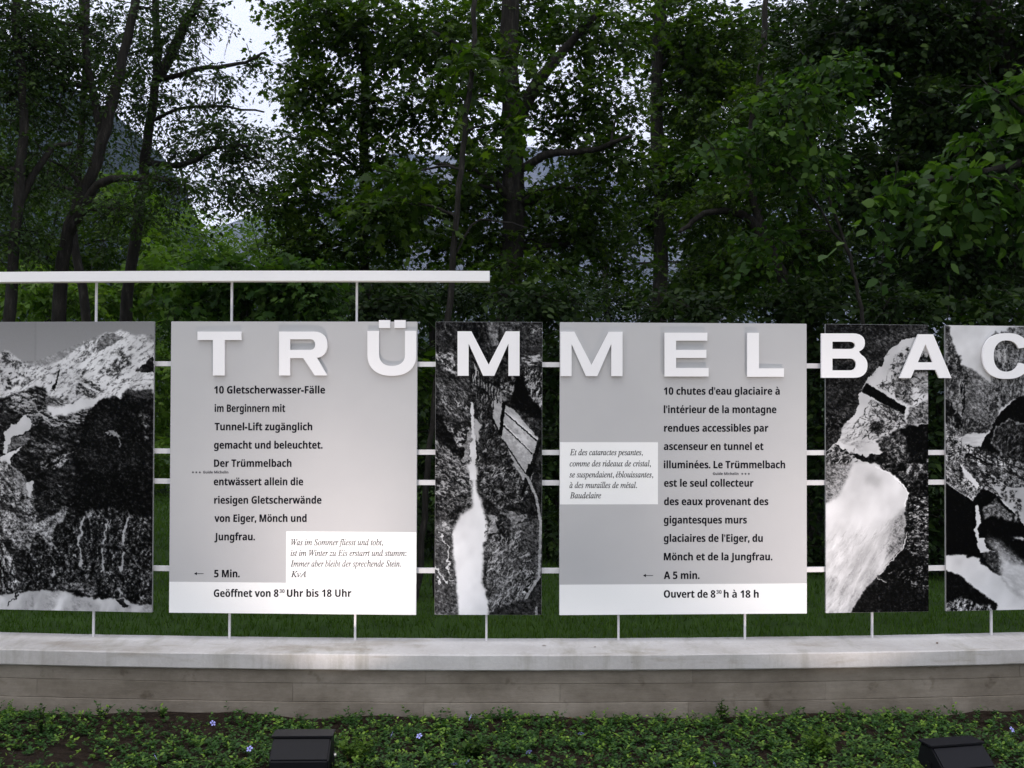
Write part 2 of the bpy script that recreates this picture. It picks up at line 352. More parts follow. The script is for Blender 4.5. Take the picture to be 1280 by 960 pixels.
    c.put(c.mask([(-119, 660), (-60, 650)] + q(0,380, 60,560, 100,640, 130,760, 150,810, 0,840) + [(-119, 750)], 1), c.rock(.04, .85, .5, 2.5, 6, -15, .15))
    c.strokes([(-119, 640), (-50, 600)] + q(40,0, 130,60, 230,150, 250,330, 190,440, 0,640) + [(-119, 740)], 520, 6, -38, 16, .9, .08, .75, .6)
    c.strokes(q(0,250, 140,400, 430,280, 340,560, 120,560, 0,380), 160, 5, 40, 25, .9, .1, .8, .6)
    # dark lower cliff with falls
    cliff = c.rock(.035, .75, .62, 2.5, 3.5, 0, .2)
    c.put(c.mask(q(250,430, 340,560, 430,400, 540,330, 700,270, 850,330, 960,340, 975,900, 860,880, 720,850, 500,750, 350,810, 150,800, 180,600), .8), cliff)
    c.strokes(q(250,430, 430,400, 540,330, 700,270, 960,340, 975,860, 720,830, 350,790, 180,700), 420, 4, 82, 14, .8, .2, .6, .6)
    c.put(c.mask(q(560,300, 600,285, 615,330, 590,360, 560,340), 1), c.rock(.1, .7, .4, 3, 3, 0))
    for pts, w in ((q(540,345, 525,420, 515,500, 520,560, 530,600, 525,650), 2.6), (q(685,370, 675,480, 665,520), 1.8), (q(655,545, 665,600, 660,680), 3.0),
                   (q(830,345, 805,410, 790,460, 785,510), 2.4), (q(790,560, 785,630, 770,690), 2.0), (q(705,370, 700,420), 1.2), (q(345,670, 350,720), 2.4)):
        c.line(pts, w, .80, 1.0); c.line(pts, w * 3, .45, 1.5, .25, 1)
    c.put(c.mask(q(340,800, 430,760, 560,750, 640,830, 600,860, 480,800), 1), c.rock(.15, .6, .45, 3, 3, 0))
    # pale river at the foot
    c.put(c.mask([(-119, 770), (-119, 742), (-50, 748)] + q(0,850, 60,840, 130,825, 250,810, 330,825, 430,810, 500,840, 620,860, 750,850, 790,850, 860,885, 975,890, 975,960, 0,960), .9), .62 + .22 * c.noise(9, 16, 20, 2))
    c.poly(q(750,860, 790,860, 825,900, 800,915, 760,885), .15, .8); c.line(q(130,825, 70,910), 2, .15, 1.5); c.line(q(765,800, 770,840), 2, .6)
    c.put(c.mask(p(224,0, 228,0, 228,2000, 224,2000), 0), .42, .35); c.L = np.where(c.X < 44.5, c.L * .985, c.L)
    return c

def print_gorge():
    """footbridge beside a gorge stream"""
    c = Canvas(544, 402, 677.5, 768.5, 2.2, 5)
    p = crop(520, 390, 4.57); q = crop(520, 580, 4.57)
    c.L = c.rock(.08, .42, .52, 9, 5, 60, .3)
    c.put(c.mask(p(110,50, 400,50, 330,200, 300,380, 110,380)), c.rock(.12, .34, .5, 14, 5, 65, .3))
    c.put(c.mask(p(200,60, 390,55, 400,150, 330,230, 250,110)), c.rock(.04, .35, .6, 4, 14, 10, .2))
    c.put(c.mask(p(395,55, 470,60, 470,180, 430,190)), c.rock(.35, .6, .5, 4, 20, -15, .3))
    c.put(c.mask(p(480,60, 560,60, 600,110, 560,200, 500,150)), c.rock(.2, .5, .5, 5, 20, -25, .3))
    c.put(c.mask(p(560,110, 720,60, 720,260, 600,240)), c.rock(.16, .32, .5, 10, 5, 30, .4))
    c.put(c.mask(p(600,250, 720,250, 720,290, 650,300, 600,280)), c.rock(.2, .85, .45, 8, 2.5, 5))
    c.put(c.mask(p(650,60, 720,90, 720,140, 650,110), 2), c.rock(.2, .7, .5, 5, 3, 20))
    c.put(c.mask(p(110,220, 170,225, 240,300, 240,365, 160,330, 110,260), 1.5), c.rock(.15, .85, .48, 5, 4, 30))
    c.put(c.mask(p(110,380, 300,380, 305,520, 290,640, 200,620, 110,560)), c.rock(.15, .40, .45, 16, 4, 48, .3))
    for pts in (p(135,480, 180,520), p(210,470, 260,530), p(230,490, 300,560), p(150,500, 200,560)):
        c.line(pts, 1.6, .8, 2.2, .8)
    c.poly(p(110,575, 270,750, 260,850, 240,830, 110,700), .07, 1)
    c.put(c.mask(p(160,620, 200,640, 300,650, 310,760, 250,770, 200,700), 1.5), c.rock(.12, .75, .5, 6, 3, 50))
    c.put(c.mask(p(110,720, 240,830, 310,900, 330,980, 110,980)), c.rock(.15, .68, .52, 4, 3, 40, .2))
    c.put(c.mask(q(110,0, 290,0, 325,150, 325,240, 200,270, 110,230)), c.rock(.12, .72, .54, 4, 3, 40, .2))
    c.strokes(p(110,50, 400,50, 330,200, 300,380, 110,380), 110, 14, -55, 12, 1.1, .08, .5, .6); c.strokes(p(110,380, 300,380, 305,520, 290,640, 110,560), 130, 16, -52, 9, 1., .1, .7, .6)
    c.strokes(p(110,720, 240,830, 330,980, 110,980), 130, 7, -35, 18, 1.1, .08, .85, .7); c.strokes(q(110,0, 290,0, 325,150, 200,270, 110,230), 120, 8, -25, 20, 1.2, .08, .85, .7); c.strokes(q(110,230, 325,150, 325,235, 150,300), 60, 14, 25, 6, .9, .06, .5, .7)
    # right bank
    c.poly(p(500,370, 720,360, 720,620, 600,560, 540,500), .05, 1)
    c.put(c.mask(p(630,300, 720,330, 720,560, 640,470, 610,380), 1.5), c.rock(.08, .8, .60, 3, 6, 20, .12))
    c.put(c.mask(p(470,380, 560,360, 540,480, 480,460), 1.5), c.rock(.1, .7, .52, 3, 4, 20))
    c.put(c.mask(p(310,420, 440,420, 440,500, 390,620, 320,600), 1), c.rock(.04, .4, .6, 3, 16, 5, .2))
    c.put(c.mask(p(360,580, 490,700, 640,960, 340,960, 350,700)), c.rock(.07, .5, .56, 4, 6, 30, .25))
    c.put(c.mask(q(340,0, 620,0, 650,200, 480,260, 380,180)), c.rock(.08, .62, .55, 3.5, 3, 40, .2))
    c.strokes(p(630,300, 720,330, 720,560, 640,470, 610,380), 90, 5, 70, 20, 1., .3, .9, .8); c.strokes(p(500,60, 720,60, 720,250, 560,240), 70, 10, 20, 20, .9, .1, .5, .6)
    c.strokes(p(310,380, 440,420, 440,520, 390,640, 320,640), 60, 12, 85, 6, 1., .05, .75, .7); c.strokes(p(360,580, 490,700, 640,960, 340,960), 170, 7, 60, 20, 1., .05, .7, .7); c.strokes(q(340,0, 620,0, 650,200, 480,260, 380,180), 150, 6, 50, 25, 1., .05, .85, .7)
    # stream
    c.poly(p(330,290, 355,340, 345,420, 320,400), .72, .5)
    c.poly(p(308,510, 325,520, 330,640, 345,830, 330,870, 350,960, 300,960, 310,800, 312,640), .86, .5)
    c.poly(p(330,600, 370,640, 350,760, 330,700), .7, .8, .4)
    c.poly(p(300,650, 315,700, 310,860, 255,850, 270,800), .55, 1)
    c.put(c.mask(q(280,0, 345,0, 350,150, 385,240, 415,380, 380,540, 385,680, 425,820, 415,870, 235,870, 220,640, 200,400, 250,290, 325,240, 318,100), .6, 1.4), .93)
    c.put(c.mask(q(110,320, 190,300, 225,600, 245,870, 110,870), .4, 1), c.rock(.30, .44, .5, 10, 20, 10, .5))
    for pts in (q(130,400, 185,480, 180,560, 210,620), q(110,590, 150,650, 195,660), q(120,650, 140,680)):
        c.line(pts, 1.8, .85, 2)
    c.put(c.mask(q(120,340, 215,310, 205,420, 150,400), 2), c.rock(.4, .8, .55, 3, 3, 20))
    # right lower slab
    c.put(c.mask(q(390,440, 480,380, 640,330, 700,300, 710,640, 620,770, 420,850, 400,650)), c.rock(.22, .62, .45, 3, 14, 32, .35))
    c.put(c.mask(q(600,360, 700,310, 700,600, 570,590, 560,470), .8, 2), .27, .85)
    c.put(c.mask(q(580,590, 690,620, 640,740, 600,740, 640,660)), c.rock(.1, .85, .5, 4, 3, 30))
    c.poly(q(470,270, 590,290, 640,290, 600,340, 540,330), .5, 1.6); c.poly(q(460,270, 520,380, 500,440, 440,330), .12, 1)
    c.poly(q(480,360, 530,380, 530,450, 490,500, 480,430), .12, 1.2); c.poly(q(410,300, 460,290, 470,380, 420,400), .6, 1.5)
    c.put(c.mask(q(420,850, 640,760, 715,650, 720,870, 420,870), .4, 1), .20)
    c.strokes(q(390,300, 480,260, 600,330, 600,500, 420,650, 395,500), 110, 9, 62, 16, 1.3, .08, .85, .8); c.strokes(q(400,480, 600,420, 700,600, 620,770, 430,850, 400,650), 190, 12, 55, 10, 1.1, .1, .8, .75)
    # walkway
    c.poly(p(440,480, 500,520, 560,560, 700,720, 660,960, 610,960, 490,720, 440,640), .66, .3)
    c.put(c.mask(p(510,560, 600,600, 690,740, 640,820, 500,690), .3, 2), .58 + .22 * c.noise(14, 5, 40, 3), .9)
    c.poly(p(320,400, 360,380, 470,440, 520,500, 480,520, 430,470), .5, .7)
    for k in range(9):
        x = 330 + k * 16; c.line(p(x, 330 + k * 9, x + 2, 420 + k * 12), 1.4, .08, .4)
    for pts, w in ((p(510,520, 720,615), 2.2), (p(500,570, 690,735), 1.6), (p(500,650, 665,810), 1.4), (p(495,730, 630,930), 1.6), (p(430,600, 480,700), 2),
                   (p(415,480, 440,640), 2.0), (p(470,370, 475,470), 1.6)):
        c.line(pts, w, .07, .1)
    c.line(p(500,560, 690,725), .9, .9, .1); c.line(p(500,640, 660,800), .9, .9, .1)
    c.poly(p(490,510, 510,515, 490,710, 472,700), .05, .1)
    c.poly(p(720,640, 720,720, 650,970, 630,950), .07, .1); c.poly(q(640,0, 685,0, 605,200, 600,170), .06, .1)
    c.line(q(560,0, 640,80, 690,200, 712,330, 705,640, 630,765), 3.4, .62, .15); c.line(q(690,820, 690,870), 3, .6, .1)
    return c

def print_cave():
    """natural arch with a plume of spray"""
    c = Canvas(1032, 405, 1160.5, 767.5, 2.2, 23)
    p = crop(1010, 390, 4.57); q = crop(1010, 580, 4.57)
    c.L = c.rock(.07, .30, .5, 26, 5, -35, .5)
    c.put(c.mask(p(350,190, 450,110, 690,70, 690,130, 540,160, 440,230), 1, 2), c.rock(.15, .42, .4, 22, 2.5, -18, .4))
    c.put(c.mask(p(90,560, 220,600, 150,720, 90,760)), c.rock(.05, .5, .62, 3, 3, 0))
    # bright opening
    c.poly(p(640,135, 540,160, 450,225, 430,290, 320,405, 290,470, 290,540, 260,600, 200,650, 205,690, 160,750, 100,800, 100,980, 690,980, 690,200), .80, .6)
    c.put(c.mask(p(570,190, 690,230, 690,400, 480,470, 390,430, 480,390, 500,240), 1), c.rock(.78, .10, .50, 4, 3, 30, .14))
    c.put(c.mask(p(620,260, 690,250, 690,380, 590,340), 1), c.rock(.1, .6, .55, 3, 3, 0))
    c.put(c.mask(p(590,340, 690,340, 690,460, 640,460), 1), c.rock(.7, .25, .5, 7, 5, 20, .2))
    c.put(c.mask(p(500,380, 580,380, 600,540, 500,490), 1), c.rock(.3, .55, .5, 3, 3, 0))
    c.put(c.mask(p(350,500, 550,570, 560,640, 400,700, 340,620), 1), c.rock(.80, .14, .5, 7, 3, 35, .12))
    c.put(c.mask(p(350,640, 440,620, 400,720, 350,690), 1), c.rock(.1, .5, .6, 3, 3, 0))
    c.put(c.mask(p(570,560, 690,500, 690,640, 560,650), 1), c.rock(.65, .12, .42, 4, 3, 30, .16))
    c.put(c.mask(p(390,740, 540,650, 690,650, 690,980, 560,980, 450,900), 1), c.rock(.10, .6, .52, 5, 4, 20, .2))
    c.poly(p(525,670, 690,640, 690,800, 640,980, 590,900, 560,740), .05, .8)
    c.put(c.mask(p(200,640, 340,640, 400,760, 300,800, 180,740), 1), c.rock(.80, .5, .58, 12, 3, -20, .3))
    c.put(c.mask(p(310,760, 390,750, 400,800, 320,810), .8), .75)
    c.poly(p(150,755, 240,800, 330,830, 440,800, 480,900, 430,930, 330,860, 200,830), .07, 1)
    c.put(c.mask(p(100,800, 160,770, 260,830, 240,880, 100,960), 1), c.rock(.15, .8, .5, 4, 3, -30, .15))
    c.poly(p(330,405, 560,545, 550,585, 530,580, 300,455), .05, .25)
    c.strokes(p(100,60, 690,70, 540,160, 430,290, 290,470, 100,760), 150, 22, 28, 14, .9, .07, .36, .5, .15); c.strokes(p(590,200, 690,230, 690,640, 480,470, 400,430, 500,250), 190, 7, 40, 35, 1.1, .06, .8, .75)
    c.strokes(p(350,500, 550,570, 520,680, 400,740, 200,720, 300,600), 110, 9, 50, 30, 1., .08, .5, .8); c.strokes(p(390,740, 690,650, 690,980, 560,980, 450,900), 130, 7, 60, 30, 1., .05, .7, .7); c.poly(p(525,670, 690,660, 690,800, 640,960, 590,900, 560,740), .05, .8, .8, .85)
    c.strokes(p(100,800, 260,780, 300,860, 100,960), 70, 8, 35, 20, 1., .05, .85, .8)
    # spray
    c.put(c.mask(p(300,870, 380,880, 440,930, 500,970, 100,980, 100,960), .6, 2), .80)
    spray = np.clip(.86 - .24 * c.noise(18, 5, -62, 4) * np.clip((c.Y - 640) / 70, 0, 1), 0, 1)
    c.put(c.mask(q(100,120, 250,0, 400,0, 480,70, 540,130, 572,170, 550,260, 555,360, 540,480, 400,640, 320,720, 240,860, 100,860), .5, .5), spray)
    c.put(c.mask(q(100,0, 260,0, 180,170, 100,230), 1, 1.5), c.rock(.25, .85, .45, 4, 6, 40, .4), .8)
    c.put(c.mask(q(320,60, 420,80, 400,140, 320,120), 1, 3), .6, .5)
    c.put(c.mask(q(470,340, 550,250, 555,480, 440,560), 1, 3), c.rock(.3, .7, .5, 4, 8, 30, .4), .75)
    right = c.rock(.05, .65, .66, 4, 3, 0, .16)
    c.put(c.mask(q(380,0, 690,0, 690,400, 600,560, 400,660, 540,490, 560,300, 575,170, 540,120, 480,60), .7), right)
    c.put(c.mask(q(560,0, 660,0, 640,110, 560,100), 1), c.rock(.1, .8, .5, 3, 7, 15, .15))
    c.put(c.mask(q(610,190, 690,190, 690,420, 610,420), 1.4), c.rock(.05, .8, .58, 5, 2.5, 0, .12))
    c.put(c.mask(q(400,660, 540,490, 690,560, 690,870, 240,870, 320,730), .5, .4), .07)
    c.put(c.mask(q(440,620, 690,560, 690,760, 560,720), 2), c.rock(.06, .6, .72, 4, 3, 0, .1))
    c.strokes(q(100,420, 540,300, 520,500, 300,740, 240,860, 100,860), 260, 16, 58, 8, .9, .55, .95, .35, .1); c.strokes(q(580,180, 690,180, 690,560, 560,520), 110, 4, 5, 20, 1.1, .3, .85, .8); c.strokes(q(440,620, 690,560, 690,760, 560,720), 26, 4, 20, 40, 1., .4, .8, .8)
    c.line(q(400,640, 540,490, 560,400), 1.2, .8, .6); c.line(q(380,650, 440,690), 1, .7, .6)
    c.line(q(390,20, 480,70, 545,130, 572,175, 550,250), 1.6, .95, .5)
    return c

def print_footbridge():
    """valley with a wooden footbridge and a torrent"""
    c = Canvas(1182, 406, 1316, 766, 2.2, 31)
    p = crop(1170, 400, 5.055); q = crop(1170, 580, 5.055)
    c.L = .80 + .05 * c.noise(20, 20)
    c.put(c.mask(p(55,30, 90,40, 110,150, 130,230, 190,350, 190,560, 165,740, 55,740)), c.rock(.16, .62, .5, 5, 14, 8, .25))
    c.put(c.mask(p(120,290, 180,290, 250,320, 350,400, 420,430, 380,640, 350,700, 160,730), .6), c.rock(.36, .56, .5, 6, 16, 5, .4))
    c.put(c.mask(p(160,640, 360,620, 320,720, 160,730), 1), c.rock(.16, .5, .5, 4, 3, 0))
    c.put(c.mask(p(350,90, 370,70, 400,80, 470,35, 740,35, 740,560, 480,500, 400,560, 340,540, 350,400), 1), c.rock(.25, .74, .46, 4, 22, 3, .3))
    c.put(c.mask(p(360,150, 420,130, 450,200, 440,310, 390,300), 1.5), c.rock(.7, .1, .45, 3, 4, 0))
    c.put(c.mask(p(320,430, 420,380, 380,620, 330,620, 300,520), 1.5), c.rock(.5, .1, .48, 3, 5, 20))
    c.put(c.mask(p(125,235, 165,225, 175,330, 200,380, 150,390), 1.8), c.rock(.1, .4, .6, 3, 3, 0))
    c.poly(p(150,390, 190,400, 185,560, 165,640, 165,500), .07, 1)
    c.poly(p(55,500, 100,520, 160,620, 165,700, 55,650), .07, 1); c.put(c.mask(p(100,510, 150,520, 170,640, 150,600), 1), .6, .7)
    c.put(c.mask(p(55,650, 165,700, 160,960, 55,960), 1), c.rock(.1, .85, .46, 4, 4, 0, .14))
    c.put(c.mask(p(165,735, 310,715, 290,800, 165,860), .3), .72 + .12 * c.noise(9, 2, 0, 2))
    c.strokes(p(350,90, 740,35, 740,560, 480,500, 350,400), 260, 16, 86, 6, 1., .12, .85, .6); c.strokes(p(120,290, 350,400, 380,640, 160,730), 110, 12, 80, 14, 1., .25, .65, .5); c.strokes(p(55,30, 110,150, 190,350, 165,740, 55,740), 110, 10, 75, 14, 1.1, .1, .75, .7)
    c.strokes(p(55,650, 165,700, 160,960, 55,960), 90, 5, 30, 40, 1.2, .05, .9, .8)
    # boulder
    c.poly(p(270,820, 330,720, 380,620, 480,510, 560,470, 740,500, 740,960, 560,920, 400,880), .05, .6)
    c.put(c.mask(p(345,760, 370,690, 450,630, 560,660, 556,900, 420,860), .8, 1.5), c.rock(.07, .42, .5, 12, 6, 60, .4))
    c.line(p(350,780, 370,690, 450,630, 556,665), 1.6, .6, .8, .8, .5); c.line(p(350,770, 420,870), 3, .5, 1.5, .7, .5)
    c.strokes(p(345,760, 450,640, 560,660, 556,900, 420,860), 50, 12, 62, 10, 1.2, .1, .6, .6)
    # footbridge deck and rail
    c.put(c.mask(p(165,790, 280,810, 420,870, 740,960, 740,1200, 165,1100), .8), c.rock(.12, .8, .46, 5, 4, 30, .14))
    c.put(c.mask(p(200,850, 280,850, 440,960, 240,930), .5), c.rock(.1, .85, .5, 4, 1.6, 30, .1))
    c.line(p(195,850, 420,960, 556,1040), 2.2, .06, .2); c.line(p(200,800, 290,820, 420,900, 556,960), 1., .1, .2)
    for k in range(10): c.line(p(205 + k * 36, 790 + k * 14, 207 + k * 36, 845 + k * 17), 1.1, .08, .2)
    c.poly(p(165,900, 240,910, 330,1000, 210,1000), .1, 1)
    # lower part
    c.put(c.mask(q(60,0, 180,0, 275,145, 230,240, 60,120), .7), c.rock(.12, .82, .45, 4, 4, 20, .14))
    c.put(c.mask(q(190,0, 740,60, 740,200, 560,180, 340,150, 270,140), 1), c.rock(.1, .75, .48, 5, 4, 30, .16))
    c.strokes(q(190,0, 740,60, 740,200, 560,180, 340,150), 160, 7, -28, 25, 1.1, .05, .85, .8); c.strokes(q(60,0, 180,0, 275,145, 230,240, 60,120), 80, 6, -40, 30, 1.1, .05, .9, .8)
    c.poly(q(150,0, 185,40, 275,145, 255,165, 180,80), .85, .4)
    c.poly(q(60,120, 150,190, 230,240, 280,170, 350,180, 740,600, 740,760, 400,740, 250,620, 60,620), .045, .5)
    c.poly(q(350,150, 740,170, 740,400, 540,380), .74, .3)
    for x0, y0 in ((430, 165), (485, 175), (520, 230), (510, 310), (620, 200)):
        c.put(c.mask(q(x0-20,y0, x0+15,y0, x0+10,y0+80, x0-20,y0+70), 1.5), c.rock(.7, .06, .4, 2.5, 3, 0))
    c.put(c.mask(q(290,300, 370,230, 480,350, 470,380, 360,340, 300,360), 1), c.rock(.3, .68, .45, 3, 3, 0, .2))
    c.line(q(258,280, 262,380, 245,420, 265,480), 5, .88, .8)
    c.poly(q(250,480, 300,480, 310,540, 370,570, 330,570, 270,570), .86, .6)
    c.put(c.mask(q(300,480, 400,500, 500,600, 740,760, 740,960, 400,760, 420,680, 370,570), .6, 2.5), .55)
    c.put(c.mask(q(470,480, 740,440, 740,520, 520,500), 1), c.rock(.05, .7, .5, 10, 2, 5))
    c.put(c.mask(q(290,570, 350,560, 400,640, 410,740, 320,640), .8, .8), c.rock(.15, .45, .5, 5, 5, 0, .4))
    c.poly(q(60,590, 150,575, 200,600, 260,610, 400,730, 440,800, 520,880, 740,930, 740,960, 360,960, 200,790, 140,720, 60,680), .86, 1.2, .4)
    c.put(c.mask(q(400,560, 470,640, 740,700, 740,930, 560,900, 400,740), .6, 2), .68 + .2 * c.noise(9, 5, 30))
    c.put(c.mask(q(60,680, 150,720, 220,780, 380,900, 370,960, 60,960), .5), .06)
    c.put(c.mask(q(60,890, 160,850, 260,900, 340,890, 350,960, 60,960), 1.5), c.rock(.06, .85, .46, 3, 6, 20, .12))
    return c
# ---------------------------------------------------------------- wall along the arc
def arc_prism(name, prof, s0, s1, mat_, parent=None, step=.12, jitter=0, seed=0, kind_noise=None):
    """sweep a (t, z) profile along the arc"""
    n = max(1, int(round((s1 - s0) / step))); rr = random.Random(seed); bm = bmesh.new(); rings = []
    for i in range(n + 1):
        s = s0 + (s1 - s0) * i / n
        rings.append([bm.verts.new(arc(s, t + rr.uniform(-jitter, jitter), z + rr.uniform(-jitter, jitter))) for t, z in prof])
    m = len(prof)
    for a, b in zip(rings[:-1], rings[1:]):
        for j in range(m): bm.faces.new((a[j], b[j], b[(j + 1) % m], a[(j + 1) % m]))
    bm.faces.new(rings[0]); bm.faces.new(rings[-1][::-1])
    return from_bm(name, bm, mat_, parent)
def S(px, py=600, t=0): return arc_hit(px, py, t)[0]
ZC0, ZC1 = .191, .269                         # coping underside and top
WT = .23                                      # front of the wall, metres before the sign plane
S_L, S_R = -7.5, 7.5
wall = empty('garden_wall', arc(0, .1, 0)); wall['label'] = 'low curved board-marked concrete wall with an overhanging coping, under the sign'; wall['category'] = 'wall'
def par(o):                                   # parent keeping world coordinates baked in the mesh
    o.parent = wall; o.matrix_parent_inverse = wall.matrix_world.inverted(); return o
bpy.context.view_layer.update()
def prof_cope(b=.006):
    t0, t1 = -.10, .262
    return [(t0, ZC0), (t1 - b, ZC0), (t1, ZC0 + b), (t1, ZC1 - b), (t1 - b, ZC1), (t0, ZC1)]
par(arc_prism('coping', prof_cope(), S_L, S_R, M_COPE, jitter=.0009, step=.06, seed=2))
par(arc_prism('wall_core', [(-.07, -.3), (WT - .006, -.3), (WT - .006, ZC0 - .0005), (-.07, ZC0 - .0005)], S_L, S_R, M_CONC))
rows = [(838, 854, (-300, -60, 201, 532, 866, 1275, 1500)), (854, 877, (-420, -150, 46, 366, 700, 1032, 1350)), (877, 915, (-500, -170, 184, 530, 860, 1190, 1560))]
def zrow(py): return CAMZ - (py - 500) / F * (5.5 - WT)
rb = random.Random(8)
for r_, (ya, yb, cuts) in enumerate(rows):
    zt = ZC0 - .001 if r_ == 0 else zrow(ya) - .0004; zb = zrow(yb) + .0004
    sc = [S_L] + [S(x, 860, WT) for x in cuts] + [S_R]
    for a, b in zip(sc[:-1], sc[1:]):
        f = WT + rb.uniform(-.0015, .0015) + (.002 if r_ == 2 else 0); e = .0025
        par(arc_prism('block', [(WT - .03, zb), (f - e, zb), (f, zb + e), (f, zt - e), (f - e, zt), (WT - .03, zt)], a + .0006, b - .0006, M_CONC, step=.10, jitter=.0007, seed=r_ * 10 + int(a * 7)))

# ---------------------------------------------------------------- sign frame: posts, rails
ZT, ZB = 1.5 + 97.6 / F * 5.5, 1.5 - 268 / F * 5.5     # top and bottom edge of the panels
frame = empty('sign_frame', arc(0, -.05, ZC1)); tag(frame, 'slim painted steel frame of posts and rails carrying the sign panels on the wall', 'frame')
bpy.context.view_layer.update()
def parf(o): o.parent = frame; o.matrix_parent_inverse = frame.matrix_world.inverted(); return o
for i, (xb, yb_) in enumerate(((-60, 0), (117, 1), (287, 1), (444, 1), (608, 0), (773, 0), (931, 0), (1090, 0), (1239, 0), (1400, 0))):
    s = S(xb, 780, -.05); p0 = arc(s, -.05, 0); a = s / RAD
    bm = bmesh.new(); top = ZT + .24 if (yb_ or xb < 0) else ZT - .06; h = .0055
    box(bm, -h, h, -h, h, ZC1 - .002, top, .001)
    bmesh.ops.transform(bm, matrix=Matrix.Translation(p0) @ Matrix.Rotation(a, 4, 'Z'), verts=bm.verts)
    parf(from_bm('post', bm, M_STEEL))
for y in (455.5, 565.5, 603.5, 713.5):
    z = arc_hit(610, y, -.02)[1]; hh = .0125
    parf(arc_prism('rail', [(-.040, z - hh), (-.018, z - hh), (-.018, z + hh), (-.040, z + hh)], S(-260), S(1420), M_STEEL, step=.3))
# the long bar above, fixed to the taller posts
zb0 = arc_hit(600, 351.3, .03)[1]; zb1 = arc_hit(600, 338.6, .03)[1]
bar = tag(arc_prism('light_bar', [(-.04, zb0), (.03, zb0), (.03, zb1), (-.04, zb1)], S(-700), S(612, 345, .03), M_LETTER, step=.3),
          'long white horizontal bar on thin posts above the two leftmost panels', 'bar')

# ---------------------------------------------------------------- sign panels
def panel_root(name, px0, px1, label):
    s = S((px0 + px1) / 2, 585); P = Plane(s); r = empty(name); r.matrix_world = P.matrix(); tag(r, label, 'sign panel')
    u0, u1 = P.hit(px0, 585)[0], P.hit(px1, 585)[0]
    return P, r, u0, u1
def sheet(name, u0, u1, v0, v1, w0, w1, m, parent, bev=0):
    bm = bmesh.new(); box(bm, u0, u1, v0, v1, w0, w1, bev); return from_bm(name, bm, m, parent)
def photo_panel(px0, px1, canvas, label):
    P, r, u0, u1 = panel_root('photo_panel', px0, px1, label)
    sheet('backing_board', u0, u1, ZB, ZT, -.014, -.0006, M_EDGE, r, .0012)
    c = canvas(); L = c.finish()
    im = bpy.data.images.new('print', c.w, c.h); buf = np.ones((c.h, c.w, 4), np.float32)
    buf[:, :, 0] = L[::-1]; buf[:, :, 1] = L[::-1]; buf[:, :, 2] = np.clip(L[::-1] * 1.01, 0, 1); im.pixels.foreach_set(buf.ravel()); im.update(); im.pack()
    m = mat('photo_print', rough=.55, spec=.05); k = N(m); tx = k.new('TexImage', image=im, interpolation='Cubic', extension='EXTEND'); k.ln(tx.outputs[0], k.b.inputs['Base Color'])
    bm = bmesh.new(); vs = [bm.verts.new(q) for q in ((u0 + .0008, ZB + .0008, 0), (u1 - .0008, ZB + .0008, 0), (u1 - .0008, ZT - .0008, 0), (u0 + .0008, ZT - .0008, 0))]
    f = bm.faces.new(vs); uv = bm.loops.layers.uv.new('UVMap')
    for l, q in zip(f.loops, ((0, 0), (1, 0), (1, 1), (0, 1))): l[uv].uv = q
    from_bm('print', bm, m, r); return P
BOLD = {}
def bold(s):
    out = ''
    for ch in s:
        b_ = {'ä': 'a', 'ö': 'o', 'ü': 'u', 'Ü': 'U', 'é': 'e', 'à': 'a'}.get(ch, ch)
        if 'A' <= b_ <= 'Z': out += chr(0x1D5D4 + ord(b_) - 65)
        elif 'a' <= b_ <= 'z': out += chr(0x1D5EE + ord(b_) - 97)
        elif '0' <= b_ <= '9': out += chr(0x1D7EC + ord(b_) - 48)
        else: out += b_
    return out
def ital(s):
    out = ''
    for ch in s:
        if 'A' <= ch <= 'Z': out += chr(0x1D434 + ord(ch) - 65)
        elif ch == 'h': out += '\u210e'
        elif 'a' <= ch <= 'z': out += chr(0x1D44E + ord(ch) - 97)
        elif ch == 'é': out += chr(0x1D44E + 4)
        elif ch == 'à': out += chr(0x1D44E)
        else: out += ch
    return out
def glyphs(body, off=0., res=3, shear=0):
    cu = bpy.data.curves.new('t', 'FONT'); cu.body = body; cu.offset = off; cu.size = 1; cu.resolution_u = res; cu.shear = shear
    o = bpy.data.objects.new('t', cu); COL.objects.link(o); dg = bpy.context.evaluated_depsgraph_get(); dg.update()
    me = bpy.data.meshes.new_from_object(o.evaluated_get(dg)); bpy.data.objects.remove(o); bpy.data.curves.remove(cu)
    V = np.zeros(len(me.vertices) * 3); me.vertices.foreach_get('co', V); V = V.reshape(-1, 3)
    fs = [tuple(p.vertices) for p in me.polygons]; bpy.data.meshes.remove(me); return V, fs
